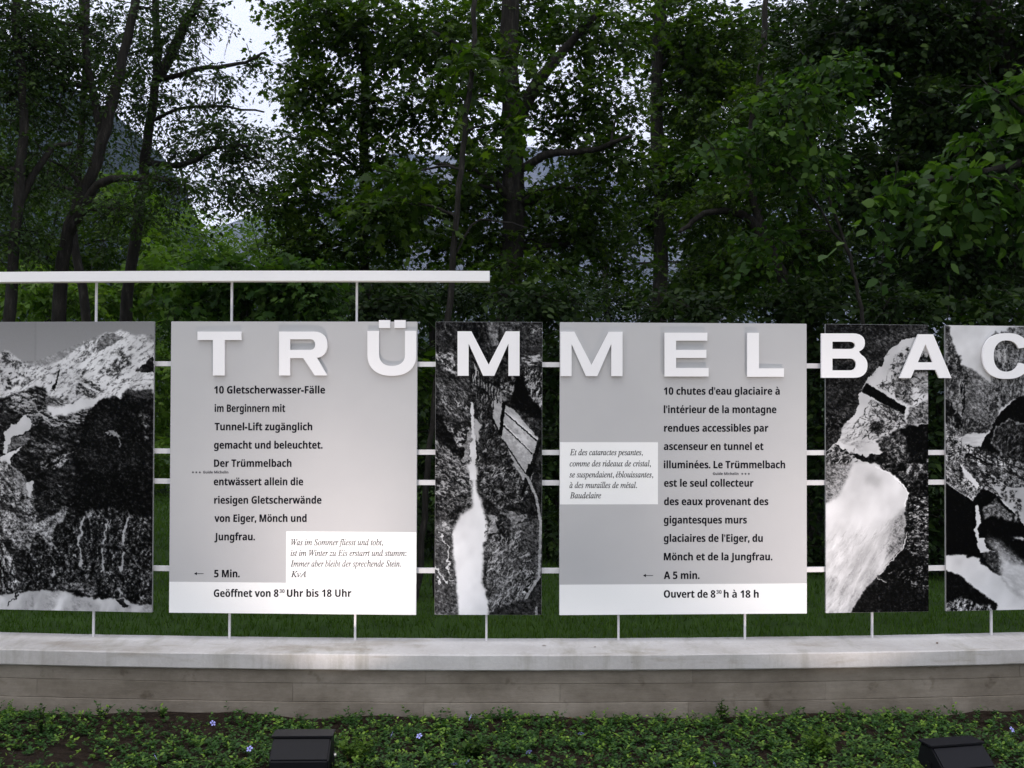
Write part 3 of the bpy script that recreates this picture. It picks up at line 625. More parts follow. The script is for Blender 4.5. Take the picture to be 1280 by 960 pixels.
def text_line(P, r, s, x0, x1, yb, cap, style='bold', w=.0006, m=None, name='text_line', off=None):
    """a printed line from pixel x0 to x1 on baseline yb with capitals cap pixels high"""
    conv = bold if style == 'bold' else ital if style == 'ital' else (lambda q: q)
    off = 0
    V, fs = glyphs(conv(s), off)
    V = list(map(list, V)); fs = list(fs)
    H = glyphs(conv('H'), off)[0]; ch_h = H[:, 1].max()
    for i, ch in enumerate(s):                # umlauts and accents drawn over the letter
        if ch in 'äöüéà' and style in ('bold', 'ital'):
            g = glyphs(conv(ch), off)[0]; full = glyphs(conv(s[:i] + ch), off)[0][:, 0].max() if True else 0
            wd = g[:, 0].max() - g[:, 0].min(); cx = full - wd / 2; t = .11 if style == 'bold' else .07; yt = g[:, 1].max() + .07
            if style == 'ital': cx += .05
            def quad(pts):
                b_ = len(V); V.extend([[px_, py_, 0] for px_, py_ in pts]); fs.append((b_, b_ + 1, b_ + 2, b_ + 3))
            if ch in 'äöü':
                for d in (-.11, .11): quad(((cx + d - t / 2, yt), (cx + d + t / 2, yt), (cx + d + t / 2, yt + t), (cx + d - t / 2, yt + t)))
            elif ch == 'é': quad(((cx - .06, yt), (cx + t * .3, yt), (cx + .13, yt + .15), (cx + .02, yt + .15)))
            else: quad(((cx - .13, yt + .15), (cx - .02, yt + .15), (cx + .07, yt), (cx - t * .2, yt)))
    if style == 'bold':
        for i, ch in enumerate(s):            # points, commas and hyphens in the same weight
            if ch in '.,-':
                rgt = glyphs(conv(s[:i + 1]), off)[0][:, 0].max(); b_ = len(V)
                q = {'.': ((-.12, 0), (.02, 0), (.02, .14), (-.12, .14)), ',': ((-.14, -.10), (-.07, -.10), (.02, .14), (-.12, .14)), '-': ((-.27, .22), (.0, .22), (.0, .32), (-.27, .32))}[ch]
                V.extend([[rgt + a_, c_, 0] for a_, c_ in q]); fs.append((b_, b_ + 1, b_ + 2, b_ + 3))
    V = np.array(V)
    if style == 'bold':                       # full weight of the sign's grotesque
        n0 = len(V); f0 = list(fs); V0 = V.copy(); V = np.concatenate([V0 + [-.016, 0, 0], V0 + [.016, 0, .001], V0 + [0, .010, .002]])
        fs = f0 + [tuple(i + n0 for i in f) for f in f0] + [tuple(i + 2 * n0 for i in f) for f in f0]
    if style == 'ital':
        n0 = len(V); f0 = list(fs); V = np.concatenate([V, V + [.024, 0, .001], V + [.012, .014, .002]]); fs = f0 + [tuple(i + n0 for i in f) for f in f0] + [tuple(i + 2 * n0 for i in f) for f in f0]
    xa, xb = V[:, 0].min(), V[:, 0].max()
    (ua, va), (ub, vb) = P.hit(x0, yb), P.hit(x1, yb)
    sc = cap / F * 5.5 / ch_h
    X = ua + (V[:, 0] - xa) / (xb - xa) * (ub - ua); Y = va + (V[:, 0] - xa) / (xb - xa) * (vb - va) + V[:, 1] * sc
    me = bpy.data.meshes.new(name); me.from_pydata(np.stack([X, Y, w + V[:, 2] * .1], 1).tolist(), [], fs); me.update()
    return link(name, me, m or M_INK, r)
def patch(P, r, px0, px1, py0, py1, w, m, name):
    (ua, va), (ub, vb) = P.hit(px0, py1), P.hit(px1, py0)
    bm = bmesh.new(); bm.faces.new([bm.verts.new(q) for q in ((ua, va, w), (ub, va, w), (ub, vb, w), (ua, vb, w))]); return from_bm(name, bm, m, r)
def tri(P, r, pts, w, m, name):
    bm = bmesh.new(); bm.faces.new([bm.verts.new((*P.hit(x, y), w)) for x, y in pts]); return from_bm(name, bm, m, r)
def star_row(P, r, xs, y):
    bm = bmesh.new()
    for x in xs:
        u, v = P.hit(x, y); q = .0052
        for kx in range(3):
            a = kx * math.pi / 3; dx, dy = math.cos(a), math.sin(a)
            bm.faces.new([bm.verts.new((u + dx * q * i - dy * .0014 * j, v + dy * q * i + dx * .0014 * j, .0006 + kx * .0001)) for i, j in ((-1, -1), (1, -1), (1, 1), (-1, 1))])
    return from_bm('star_row', bm, M_INK2, r)
def text_panel(px0, px1, label, strip_y):
    P, r, u0, u1 = panel_root('text_panel', px0, px1, label)
    sheet('panel_sheet', u0, u1, ZB, ZT, -.014, 0, M_PAPER, r, .0015)
    v = P.hit((px0 + px1) / 2, strip_y)[1]
    bm = bmesh.new(); bm.faces.new([bm.verts.new(q) for q in ((u0 + .0012, ZB + .0012, .0004), (u1 - .0012, ZB + .0012, .0004), (u1 - .0012, v, .0004), (u0 + .0012, v, .0004))])
    from_bm('white_strip', bm, M_WHITE, r); return P, r, u0, u1

photo_panel(-118, 191.5, print_mountain, 'wide black and white photograph of a snowy peak over dark cliffs, leftmost panel')
P1, r1, u0, u1 = text_panel(212.5, 521, 'wide grey panel with German text and a white quotation box at lower right', 728.4)
for s_, x0, x1, y in (('10 Gletscherwasser-Fälle', 267.7, 406.4, 491.9), ('im Berginnern mit', 268.3, 356.5, 514.9), ('Tunnel-Lift zugänglich', 268.3, 390.4, 537.9), ('gemacht und beleuchtet.', 267.5, 403.2, 560.8),
                      ('Der Trümmelbach', 267.5, 364.4, 583.6), ('entwässert allein die', 267.2, 379, 606.6), ('riesigen Gletscherwände', 267.7, 401.9, 629.6), ('von Eiger, Mönch und', 268, 383.3, 652.4),
                      ('Jungfrau.', 268, 318.7, 675.4), ('5 Min.', 267.7, 299.6, 721.6), ('Geöffnet von 8', 267.2, 348.2, 746.1), ('Uhr bis 18 Uhr', 358.6, 439.3, 746.1)):
    text_line(P1, r1, s_, x0, x1, y, 9.2)
text_line(P1, r1, '30', 349.3, 355.8, 741.2, 4.6, 'bold', m=M_INK2); text_line(P1, r1, 'Guide Michelin', 253.9, 285.5, 591.8, 3.2, 'bold', m=M_INK2); star_row(P1, r1, (241.2, 245.5, 249.8), 590.4)
tri(P1, r1, ((242.6, 717), (246.2, 715), (246.2, 719)), .0006, M_INK, 'arrow_head'); patch(P1, r1, 246.2, 254.6, 716.6, 717.4, .0006, M_INK2, 'arrow_shaft')
patch(P1, r1, 357.4, 520.6, 665.2, 728.4, .0004, M_WHITE, 'quotation_box')
for s_, x0, x1, y in (('Was im Sommer fliesst und tobt,', 363.9, 478.9, 681.6), ('ist im Winter zu Eis erstarrt und stumm:', 363.3, 508, 695), ('Immer aber bleibt der sprechende Stein.', 363.3, 501.5, 708.3), ('KvA', 363.6, 382.7, 721.5)):
    text_line(P1, r1, s_, x0, x1, y, 7.6, 'ital', .0008, M_QUOTE, 'quotation_line')
photo_panel(544, 677.5, print_gorge, 'narrow black and white photograph of a railed footbridge beside a white gorge stream')
P2, r2, u0, u1 = text_panel(699.5, 1008.5, 'wide grey panel with French text and a white quotation box at left', 730)
for s_, x0, x1, y in (("10 chutes d'eau glaciaire à", 829.7, 974.7, 493.4), ("l'intérieur de la montagne", 829.7, 970.5, 516.4), ('rendues accessibles par', 830, 960.4, 539.6), ('ascenseur en tunnel et', 829.7, 954.3, 562.5),
                      ('illuminées. Le Trümmelbach', 829.7, 981.4, 585.4), ('est le seul collecteur', 830, 941.8, 608.4), ('des eaux provenant des', 830, 960.4, 631.4), ('gigantesques murs', 829.7, 933.6, 654.4),
                      ("glaciaires de l'Eiger, du", 829.7, 953.5, 677.3), ('Mönch et de la Jungfrau.', 829.7, 965.4, 700.4), ('A 5 min.', 829.7, 874.3, 723.7), ('Ouvert de 8', 829.7, 894.2, 747.1), ('h à 18 h', 904.6, 948.4, 747.1)):
    text_line(P2, r2, s_, x0, x1, y, 9.2)
text_line(P2, r2, '30', 895.3, 902, 742.2, 4.6, 'bold', m=M_INK2); text_line(P2, r2, 'Guide Michelin', 891, 923.2, 593.7, 3.2, 'bold', m=M_INK2); star_row(P2, r2, (927.8, 931.9, 936), 592.3)
tri(P2, r2, ((803.8, 719.4), (807.4, 717.4), (807.4, 721.4)), .0006, M_INK, 'arrow_head'); patch(P2, r2, 807.4, 816.4, 719, 719.8, .0006, M_INK2, 'arrow_shaft')
patch(P2, r2, 699.9, 822.5, 552.8, 630.6, .0004, M_WHITE, 'quotation_box')
for s_, x0, x1, y in (('Et des cataractes pesantes,', 712.3, 803.4, 569), ('comme des rideaux de cristal,', 712, 813.5, 583), ('se suspendaient, éblouissantes,', 711.8, 816.4, 596.8), ('à des murailles de métal.', 711.8, 796.2, 610), ('Baudelaire', 712.3, 751.4, 622.9)):
    text_line(P2, r2, s_, x0, x1, y, 7.4, 'ital', .0008, M_QUOTE, 'quotation_line')
photo_panel(1032, 1160.5, print_cave, 'narrow black and white photograph of a rock arch with a plume of white spray')
photo_panel(1182, 1316, print_footbridge, 'black and white photograph of a torrent under a wooden footbridge, rightmost panel')

# ---------------------------------------------------------------- standing letters
def rounded(cx, cy, rx, ry, a0, a1, n=10, e=2.0):
    out = []
    for i in range(n + 1):
        a = R(a0 + (a1 - a0) * i / n); c_, s_ = math.cos(a), math.sin(a)
        out.append((cx + rx * math.copysign(abs(c_) ** (2 / e), c_), cy - ry * math.copysign(abs(s_) ** (2 / e), s_)))
    return out
def Mshape(x, y):
    w = 77.6
    return [[(x, y), (x + 17.4, y), (x + 38.9, y + 41.6), (x + 60.3, y), (x + w, y), (x + w, y + 55.6), (x + 63.6, y + 55.6), (x + 63.6, y + 15.4), (x + 45.9, y + 55.6), (x + 31.9, y + 55.6), (x + 13.9, y + 15.4), (x + 13.9, y + 55.6), (x, y + 55.6)]]
LET = [
 ('T', 'white raised letter T, first of the word, on the German panel', [[(246.8, 414.4), (301.7, 414.4), (301.7, 425), (280.7, 425), (280.7, 469.3), (266.1, 469.3), (266.1, 425), (246.8, 425)]]),
 ('R', 'white raised letter R on the German panel between the T and the U with dots', [[(348.7, 414.4), (392, 414.4)] + rounded(392, 431, 17.2, 16.6, 90, -80, 14, 2.3) + [(396.5, 447.8), (409, 469.3), (393.4, 469.3), (379, 447.6), (362.5, 447.6), (362.5, 469.3), (348.7, 469.3)],
       [(362.5, 424), (388, 424)] + rounded(388, 430.6, 6, 6.6, 90, -90, 8, 2.2) + [(362.5, 437.3)]]),
 ('U', 'white raised letter U with two dots at the right edge of the German panel', [[(459.2, 413.6), (473.8, 413.6), (473.8, 443)] + rounded(490, 443, 16.2, 14.4, 180, 360, 14, 2.3) + [(506.2, 443), (506.2, 413.6), (520.4, 413.6), (520.4, 443)] + rounded(489.8, 443, 30.6, 26.8, 0, -180, 20, 2.3)]),
 ('M', 'white raised letter M over the narrow gorge photograph', Mshape(571.9, 414.1)),
 ('M', 'white raised letter M at the left edge of the French panel', Mshape(700.6, 414.6)),
 ('E', 'white raised letter E in the middle of the French panel', [[(830.8, 415.8), (884.2, 415.8), (884.2, 425.8), (845.1, 425.8), (845.1, 437.3), (883, 437.3), (883, 447.4), (845.1, 447.4), (845.1, 459.9), (885.8, 459.9), (885.8, 470.6), (830.8, 470.6)]]),
 ('L', 'white raised letter L at the right side of the French panel', [[(934, 416), (948.7, 416), (948.7, 460.4), (980, 460.4), (980, 471), (934, 471)]]),
 ('B', 'white raised letter B at the left edge of the rock arch photograph', [[(1026.6, 416.7), (1066, 416.7)] + rounded(1066, 428.6, 15.2, 11.9, 90, -62, 10, 2.3) + [(1074.5, 440.8)] + rounded(1067.4, 457, 17, 15.2, 58, -90, 12, 2.3) + [(1026.6, 472.2)],
       [(1040.6, 427), (1063, 427)] + rounded(1063, 431.6, 6, 4.6, 90, -90, 6, 2.2) + [(1040.6, 436.1)], [(1040.6, 448.1), (1063.5, 448.1)] + rounded(1063.5, 455.5, 6.6, 7.4, 90, -90, 8, 2.2) + [(1040.6, 462.9)]]),
 ('A', 'white raised letter A across the gap right of the rock arch photograph', [[(1147.9, 417.8), (1166.5, 417.8), (1189.4, 472.5), (1174, 472.5), (1169.6, 462.2), (1143.2, 462.2), (1138.7, 472.5), (1124.4, 472.5)], [(1156.9, 430), (1166.1, 452.8), (1147.4, 452.8)]]),
 ('C', 'white raised letter C over the rightmost photograph, cut by the frame', [rounded(1258.5, 445, 30.2, 28.7, 20, 340, 44, 2.35) + [(1273.9, 453.3)] + rounded(1258.5, 445, 16.3, 19.6, 334, 26, 30, 2.3) + [(1273.9, 435.5), (1287, 435.5)][:1]]),
]
DOT = [[(473.6, 400.1), (487.7, 400.1), (487.7, 410), (473.6, 410)], [(493, 400.1), (507, 400.1), (507, 410), (493, 410)]]
def extrude_loops(loops, P, w0, w1, name, parent):
    from mathutils.geometry import tessellate_polygon
    L3 = [[Vector((*P.hit(x, y, w1), 0)) for x, y in lp] for lp in loops]
    cl = []
    for lp in L3:
        o_ = []
        for v in lp:
            if not o_ or (v - o_[-1]).length > 1e-4: o_.append(v)
        if (o_[0] - o_[-1]).length < 1e-4: o_.pop()
        cl.append(o_)
    tris = tessellate_polygon(cl); flat = [v for lp in cl for v in lp]; n = len(flat)
    vs = [(v.x, v.y, w1) for v in flat] + [(v.x, v.y, w0) for v in flat]; fs = [tuple(t) for t in tris] + [tuple(i + n for i in t[::-1]) for t in tris]
    b_ = 0
    for lp in cl:
        m = len(lp)
        for i in range(m): fs.append((b_ + i, b_ + (i + 1) % m, n + b_ + (i + 1) % m, n + b_ + i))
        b_ += m
    me = bpy.data.meshes.new(name); me.from_pydata(vs, [], fs); bm = bmesh.new(); bm.from_mesh(me); bmesh.ops.recalc_face_normals(bm, faces=bm.faces)
    bm.to_mesh(me); bm.free(); return link(name, me, M_LETTER, parent)
for ch, lab, loops in LET:
    xs = [x for lp in loops for x, y in lp]; s = S((min(xs) + max(xs)) / 2, 443)
    P = Plane(s); r = empty('letter'); r.matrix_world = P.matrix(); tag(r, lab, 'letter', 'raised letters of the word across the sign')
    extrude_loops(loops, P, .008, .0195, 'letter_face', r)
    if ch == 'U':
        for d in DOT: extrude_loops([d], P, .008, .0195, 'umlaut_dot', r)
    bm = bmesh.new()                          # stand-off pins
    (ua, va) = P.hit(*{'T': (273, 440), 'R': (355.5, 440), 'U': (466, 430), 'M': (min(xs) + 7, 440), 'E': (838, 440), 'L': (941, 440), 'B': (1033, 440), 'A': (1157, 457), 'C': (1235, 445)}[ch])
    bm.free()
    for dv in (-.05, .012):
        bm = bmesh.new(); box(bm, ua - .004, ua + .004, va + dv, va + dv + .008, -.016, .0079); from_bm('stand_off_pin', bm, M_BOLT, r)

# ---------------------------------------------------------------- floodlights in the bed
def floodlight(px, py, d, aim_x, label, energy):
    top = at(px, py, d)
    r = empty('floodlight', (top.x, top.y, top.z - .17)); tag(r, label, 'floodlight', 'floodlights in the bed aimed at the sign')
    dirv = Vector((aim_x, 5.5, 0)) - Vector((top.x, top.y, 0)); rz = math.atan2(dirv.y, dirv.x) - math.pi / 2
    r.rotation_euler = (0, 0, rz)
    W = .118; H = .17
    # side profile, y towards the sign, z up: glass slants back so that it looks up at the letters
    prof = [(.075, H - .012), (-.005, H - .012), (-.088, H - .078), (-.088, H - .150), (-.03, H - .185), (.10, H - .09)]
    bm = bmesh.new(); a = [bm.verts.new((-W, y, z)) for y, z in prof]; b = [bm.verts.new((W, y, z)) for y, z in prof]
    for i in range(len(prof)): bm.faces.new((a[i], a[(i + 1) % 6], b[(i + 1) % 6], b[i]))
    bm.faces.new(a); bm.faces.new(b[::-1]); bmesh.ops.recalc_face_normals(bm, faces=bm.faces)
    bmesh.ops.bevel(bm, geom=list(bm.edges), offset=.006, segments=2, affect='EDGES'); from_bm('housing', bm, M_BLACK, r)
    bm = bmesh.new(); box(bm, -W - .006, W + .006, -.010, .085, H - .0115, H - .004, .0015); from_bm('visor', bm, M_BLACK, r)
    for sx in (-1, 1):
        bm = bmesh.new(); x = sx * (W + .010); box(bm, min(x - .002, x + .002), max(x - .002, x + .002), -.014, .014, -.06, H - .07, .001); from_bm('bracket', bm, M_BLACK, r)
        if sx < 0: continue
        bm = bmesh.new(); bmesh.ops.create_cone(bm, cap_ends=True, segments=12, radius1=.010, radius2=.009, depth=.012); bmesh.ops.transform(bm, matrix=Matrix.Translation((sx * (W + .014), 0, H - .085)) @ Matrix.Rotation(math.pi / 2, 4, 'Y'), verts=bm.verts); from_bm('bolt', bm, M_BOLT, r)
    bm = bmesh.new(); box(bm, -W - .012, W + .012, -.02, .02, -.066, -.060); bmesh.ops.create_cone(bm, cap_ends=True, segments=12, radius1=.02, radius2=.02, depth=.2, matrix=Matrix.Translation((0, 0, -.16))); from_bm('mounting_foot', bm, M_BLACK, r)
    # glass on the slanted lower front
    p0 = Vector((0, .094, H - .078)); p1 = Vector((0, .073, H - .020)); bm = bmesh.new(); off = Vector((0, .016, .004))
    bm.faces.new([bm.verts.new(q) for q in (p0 + off + Vector((-W + .02, 0, 0)), p0 + off + Vector((W - .02, 0, 0)), p1 + off + Vector((W - .02, 0, 0)), p1 + off + Vector((-W + .02, 0, 0)))])
    g = from_bm('glass', bm, M_GLASS, r)
    la = bpy.data.lights.new('lamp', 'AREA'); la.shape = 'RECTANGLE'; la.size = .16; la.size_y = .05; la.energy = energy; la.color = (1, .86, .80); la.spread = R(98)
    lo = bpy.data.objects.new('lamp', la); COL.objects.link(lo); lo.parent = r; lo.location = (0, .118, H - .035)
    lo.rotation_euler = Vector((0, -1, -1.36)).to_track_quat('Z', 'Y').to_euler()
    return r
EN = 6.0
floodlight(378, 918, 4.42, at(378, 915, 4.42).x * 1.03, 'black floodlight standing square to the sign, left of centre in the bed', EN)
floodlight(1196, 928, 4.42, at(1196, 925, 4.42).x - .24, 'black floodlight turned slightly to the left in the bed at the right edge', EN)
floodlight(-440, 925, 4.5, at(-440, 925, 4.5).x, 'black floodlight in the bed beyond the left edge of the photograph', EN)
floodlight(2010, 925, 4.5, at(2010, 925, 4.5).x, 'black floodlight in the bed beyond the right edge of the photograph', EN)
# ---------------------------------------------------------------- ground
def grid(name, x0, x1, y0, y1, nx, ny, zf, m, kind='structure'):
    xs = np.linspace(x0, x1, nx); ys = np.linspace(y0, y1, ny); X, Y = np.meshgrid(xs, ys); Z = zf(X, Y)
    V = np.stack([X, Y, Z], -1).reshape(-1, 3); i = np.arange(nx * ny).reshape(ny, nx)
    Fc = np.stack([i[:-1, :-1], i[:-1, 1:], i[1:, 1:], i[1:, :-1]], -1).reshape(-1, 4)
    me = np_mesh(name, V, Fc); me.shade_smooth(); return tag(link(name, me, m), kind=kind)
rng = np.random.RandomState(7)
def vnoise(X, Y, s, seed, octv=4):
    r = np.random.RandomState(seed); out = 0; a = 1; t = 0
    for o in range(octv):
        g = r.rand(128, 128); u = X / s * 2 ** o; v = Y / s * 2 ** o; iu = np.floor(u).astype(int); iv = np.floor(v).astype(int); fu = u - iu; fv = v - iv
        fu = fu * fu * (3 - 2 * fu); fv = fv * fv * (3 - 2 * fv); I = lambda a_, b_: g[b_ % 128, a_ % 128]
        out = out + a * ((I(iu, iv) * (1 - fu) + I(iu + 1, iv) * fu) * (1 - fv) + (I(iu, iv + 1) * (1 - fu) + I(iu + 1, iv + 1) * fu) * fv); t += a; a *= .5
    return out / t
def bed_z(X, Y):
    rr = AY - np.sqrt((X - AX) ** 2 + (Y - AY) ** 2) * 0; d = np.sqrt((X - AX) ** 2 + (Y - AY) ** 2) - RAD - WT       # distance before the wall front
    return -.035 + .055 * (vnoise(X + 50, Y + 50, .35, 3) - .5) - .012 * np.clip(1 - np.abs(d) / .12, 0, 1)
grid('flower_bed', -7, 7, 1.5, 5.95, 350, 120, bed_z, M_SOIL)
M_FAR = mat('far_meadow', (.03, .05, .015), 1, spec=.1); k = N(M_FAR); k.ln(k.ramp(k.noise(.02, 6, .6), (.3, (.02, .035, .01)), (.7, (.05, .08, .02))), k.b.inputs['Base Color'])
grid('meadow', -6000, 6000, -600, 9000, 60, 60, lambda X, Y: X * 0 - .6, M_FAR)
def lawn_z(X, Y): return -.03 + .05 * (vnoise(X + 90, Y + 90, 3, 5) - .5) + np.clip(Y - 16, 0, 60) * .03
grid('lawn', -40, 40, 5.6, 60, 160, 120, lawn_z, M_LAWN)
# mown grass, denser near the gaps under the panels
def blades(n, xr, yr, h, seed, wd=.0035):
    r = np.random.RandomState(seed); x = r.uniform(*xr, n); y = yr[0] + (yr[1] - yr[0]) * r.rand(n) ** 1.6; z = lawn_z(x, y)
    a = r.uniform(0, 2 * math.pi, n); L = h * r.uniform(.5, 1.3, n); ln = r.uniform(.1, .7, n); b = r.uniform(0, 6.28, n)
    w = wd * (1 + (y - 6) * .16)
    p0 = np.stack([x - np.cos(a) * w, y - np.sin(a) * w, z], 1); p1 = np.stack([x + np.cos(a) * w, y + np.sin(a) * w, z], 1)
    p2 = np.stack([x + np.cos(b) * L * ln, y + np.sin(b) * L * ln, z + L], 1)
    V = np.stack([p0, p1, p2], 1).reshape(-1, 3); t = np.repeat(np.clip(r.rand(n) * .5 + vnoise(x + 60, y + 60, 1.5, 9) * .6, 0, 1), 3)
    return V, t
Va, ta = blades(150000, (-9, 9), (5.75, 17), .05, 1); 
me = np_mesh('mown_grass', Va, np.arange(len(Va)).reshape(-1, 3), ta); tag(link('mown_grass', me, M_GRASS), 'short dark green lawn grass behind the concrete wall', 'grass', kind='stuff')

# ---------------------------------------------------------------- leaves, built as one crown mesh at a time
T_MAPLE = (np.array([[0, 0, 0], [-.42, .22, .03], [-.24, .42, .0], [-.50, .72, -.04], [-.16, .70, .02], [0, 1.08, -.08], [.16, .70, .02], [.50, .72, -.04], [.24, .42, .0], [.42, .22, .03]]),
           [(0, 2, 1), (0, 4, 2), (2, 4, 3), (0, 6, 4), (4, 6, 5), (0, 8, 6), (6, 8, 7), (0, 9, 8)])
T_OVAL = (np.array([[0, 0, 0], [-.26, .35, .04], [-.22, .72, .02], [0, 1.08, -.10], [.22, .72, .02], [.26, .35, .04]]),
          [(0, 5, 1), (1, 5, 4), (1, 4, 2), (2, 4, 3)])
T_ROUND = (np.array([[0, 0, 0], [-.36, .22, .05], [-.42, .58, .03], [-.15, .92, -.02], [0, 1.1, -.08], [.15, .92, -.02], [.42, .58, .03], [.36, .22, .05]]),
           [(0, 7, 1), (1, 7, 4), (1, 4, 2), (2, 4, 3), (7, 6, 4), (6, 5, 4)])
T_DIA = (np.array([[0, 0, 0], [-.24, .5, .04], [0, 1.05, -.05], [.24, .5, .04]]), [(0, 2, 1), (0, 3, 2)])
def norm(a): return a / (np.linalg.norm(a, axis=-1, keepdims=True) + 1e-9)
def leaves(org, dirn, nrm, size, tpl, r):
    """vectorised: one template leaf per row"""
    T, Fs = tpl; n = len(org); d = norm(dirn); s = norm(np.cross(d, nrm)); m = np.cross(s, d)
    V = org[:, None] + size[:, None, None] * (s[:, None] * T[None, :, 0:1] * r.uniform(.8, 1.2, (n, 1, 1)) + d[:, None] * T[None, :, 1:2] + m[:, None] * T[None, :, 2:3] * r.uniform(.2, 2.2, (n, 1, 1)))
    Fc = (np.array(Fs)[None] + (np.arange(n) * len(T))[:, None, None]).reshape(-1, 3)
    return V.reshape(-1, 3), Fc
def sprays(cen, r, nleaf, twig, size, tpl, flat=.45, droop=.25, out=None):
    """leafy twigs: leaves in two ranks along a drooping twig, blades mostly level"""
    n = len(cen); a = r.uniform(0, 2 * math.pi, n); d = np.stack([np.cos(a), np.sin(a), r.uniform(-.5, .35, n) - droop * .3], 1)
    if out is not None: d = d * .7 + out * .6
    d = norm(d); side = norm(np.cross(d, np.array([0, 0, 1.]) + r.normal(0, .25, (n, 3)))); up = np.cross(side, d)
    k = np.arange(nleaf); t = (k + .5) / nleaf; sg = np.where(k % 2, 1, -1)
    L = twig * r.uniform(.6, 1.3, n)
    P = cen[:, None] + d[:, None] * (t[None, :, None] - .4) * L[:, None, None] - np.array([0, 0, 1.]) * (droop * t ** 2)[None, :, None] * L[:, None, None]
    P = P + r.normal(0, .012, P.shape)
    D = d[:, None] * r.uniform(.3, .9, (n, nleaf, 1)) + side[:, None] * (sg[None, :, None] * r.uniform(.5, 1.1, (n, nleaf, 1))) - np.array([0, 0, 1.]) * r.uniform(-.1, .7, (n, nleaf, 1))
    Nn = up[:, None] + r.normal(0, flat, (n, nleaf, 3)); S_ = size * r.uniform(.4, 1.25, (n, nleaf))
    V, Fc = leaves(P.reshape(-1, 3), D.reshape(-1, 3), Nn.reshape(-1, 3), S_.ravel(), tpl, r)
    tone = np.repeat(np.clip(np.repeat(r.rand(n) * .55, nleaf) + r.rand(n * nleaf) * .45, 0, 1), len(tpl[0]))
    return V, Fc, tone, d, L
def blob_points(c, rad, n, r, shell=.5):
    v = norm(r.normal(0, 1, (n, 3))); q = (shell + (1 - shell) * r.rand(n)) ** (1.) * r.rand(n) ** .25
    j = 1 + .35 * np.sin(v[:, 0:1] * 5 + c.x * 3) * np.sin(v[:, 2:3] * 4 + c.y)
    return np.array(c)[None] + v * q[:, None] * np.array(rad)[None] * j, v
class Tube:
    def __init__(self): self.v = []; self.f = []
    def add(self, pts, rads, sides=8, lump=.06, r=random):
        pts = [Vector(p) for p in pts]; rings = []
        for i, p in enumerate(pts):
            d = (pts[min(i + 1, len(pts) - 1)] - pts[max(i - 1, 0)]).normalized(); a = d.orthogonal() if abs(d.z) < .9 else d.cross(Vector((1, 0, 0))).normalized(); a = (a - d * a.dot(d)).normalized(); b = d.cross(a); ring = []
            if i and True:
                pa = self._a - d * self._a.dot(d)
                if pa.length > 1e-3: a = pa.normalized(); b = d.cross(a)
            self._a = a
            for s in range(sides):
                an = 2 * math.pi * s / sides; rr = rads[i] * (1 + r.uniform(-lump, lump)); ring.append(len(self.v)); self.v.append(p + (a * math.cos(an) + b * math.sin(an)) * rr)
            rings.append(ring)
        for x, y in zip(rings[:-1], rings[1:]):
            for s in range(sides): self.f.append((x[s], x[(s + 1) % sides], y[(s + 1) % sides], y[s]))
        self.v.append(pts[-1]); t = len(self.v) - 1
        for s in range(sides): self.f.append((rings[-1][s], rings[-1][(s + 1) % sides], t))
    def build(self, name, m, parent):
        me = bpy.data.meshes.new(name); me.from_pydata([tuple(v) for v in self.v], [], self.f); me.shade_smooth(); return link(name, me, m, parent)
def smooth_path(pts, sub=4, wob=.0, r=random):
    pts = [Vector(p) for p in pts]; out = []
    for i in range(len(pts) - 1):
        p0, p1, p2, p3 = pts[max(i - 1, 0)], pts[i], pts[i + 1], pts[min(i + 2, len(pts) - 1)]
        for j in range(sub):
            t = j / sub; q = .5 * ((2 * p1) + (p2 - p0) * t + (2 * p0 - 5 * p1 + 4 * p2 - p3) * t * t + (3 * p1 - p0 - 3 * p2 + p3) * t ** 3)
            out.append(q + Vector((r.uniform(-wob, wob), r.uniform(-wob, wob), r.uniform(-wob, wob))))
    out.append(pts[-1]); return out
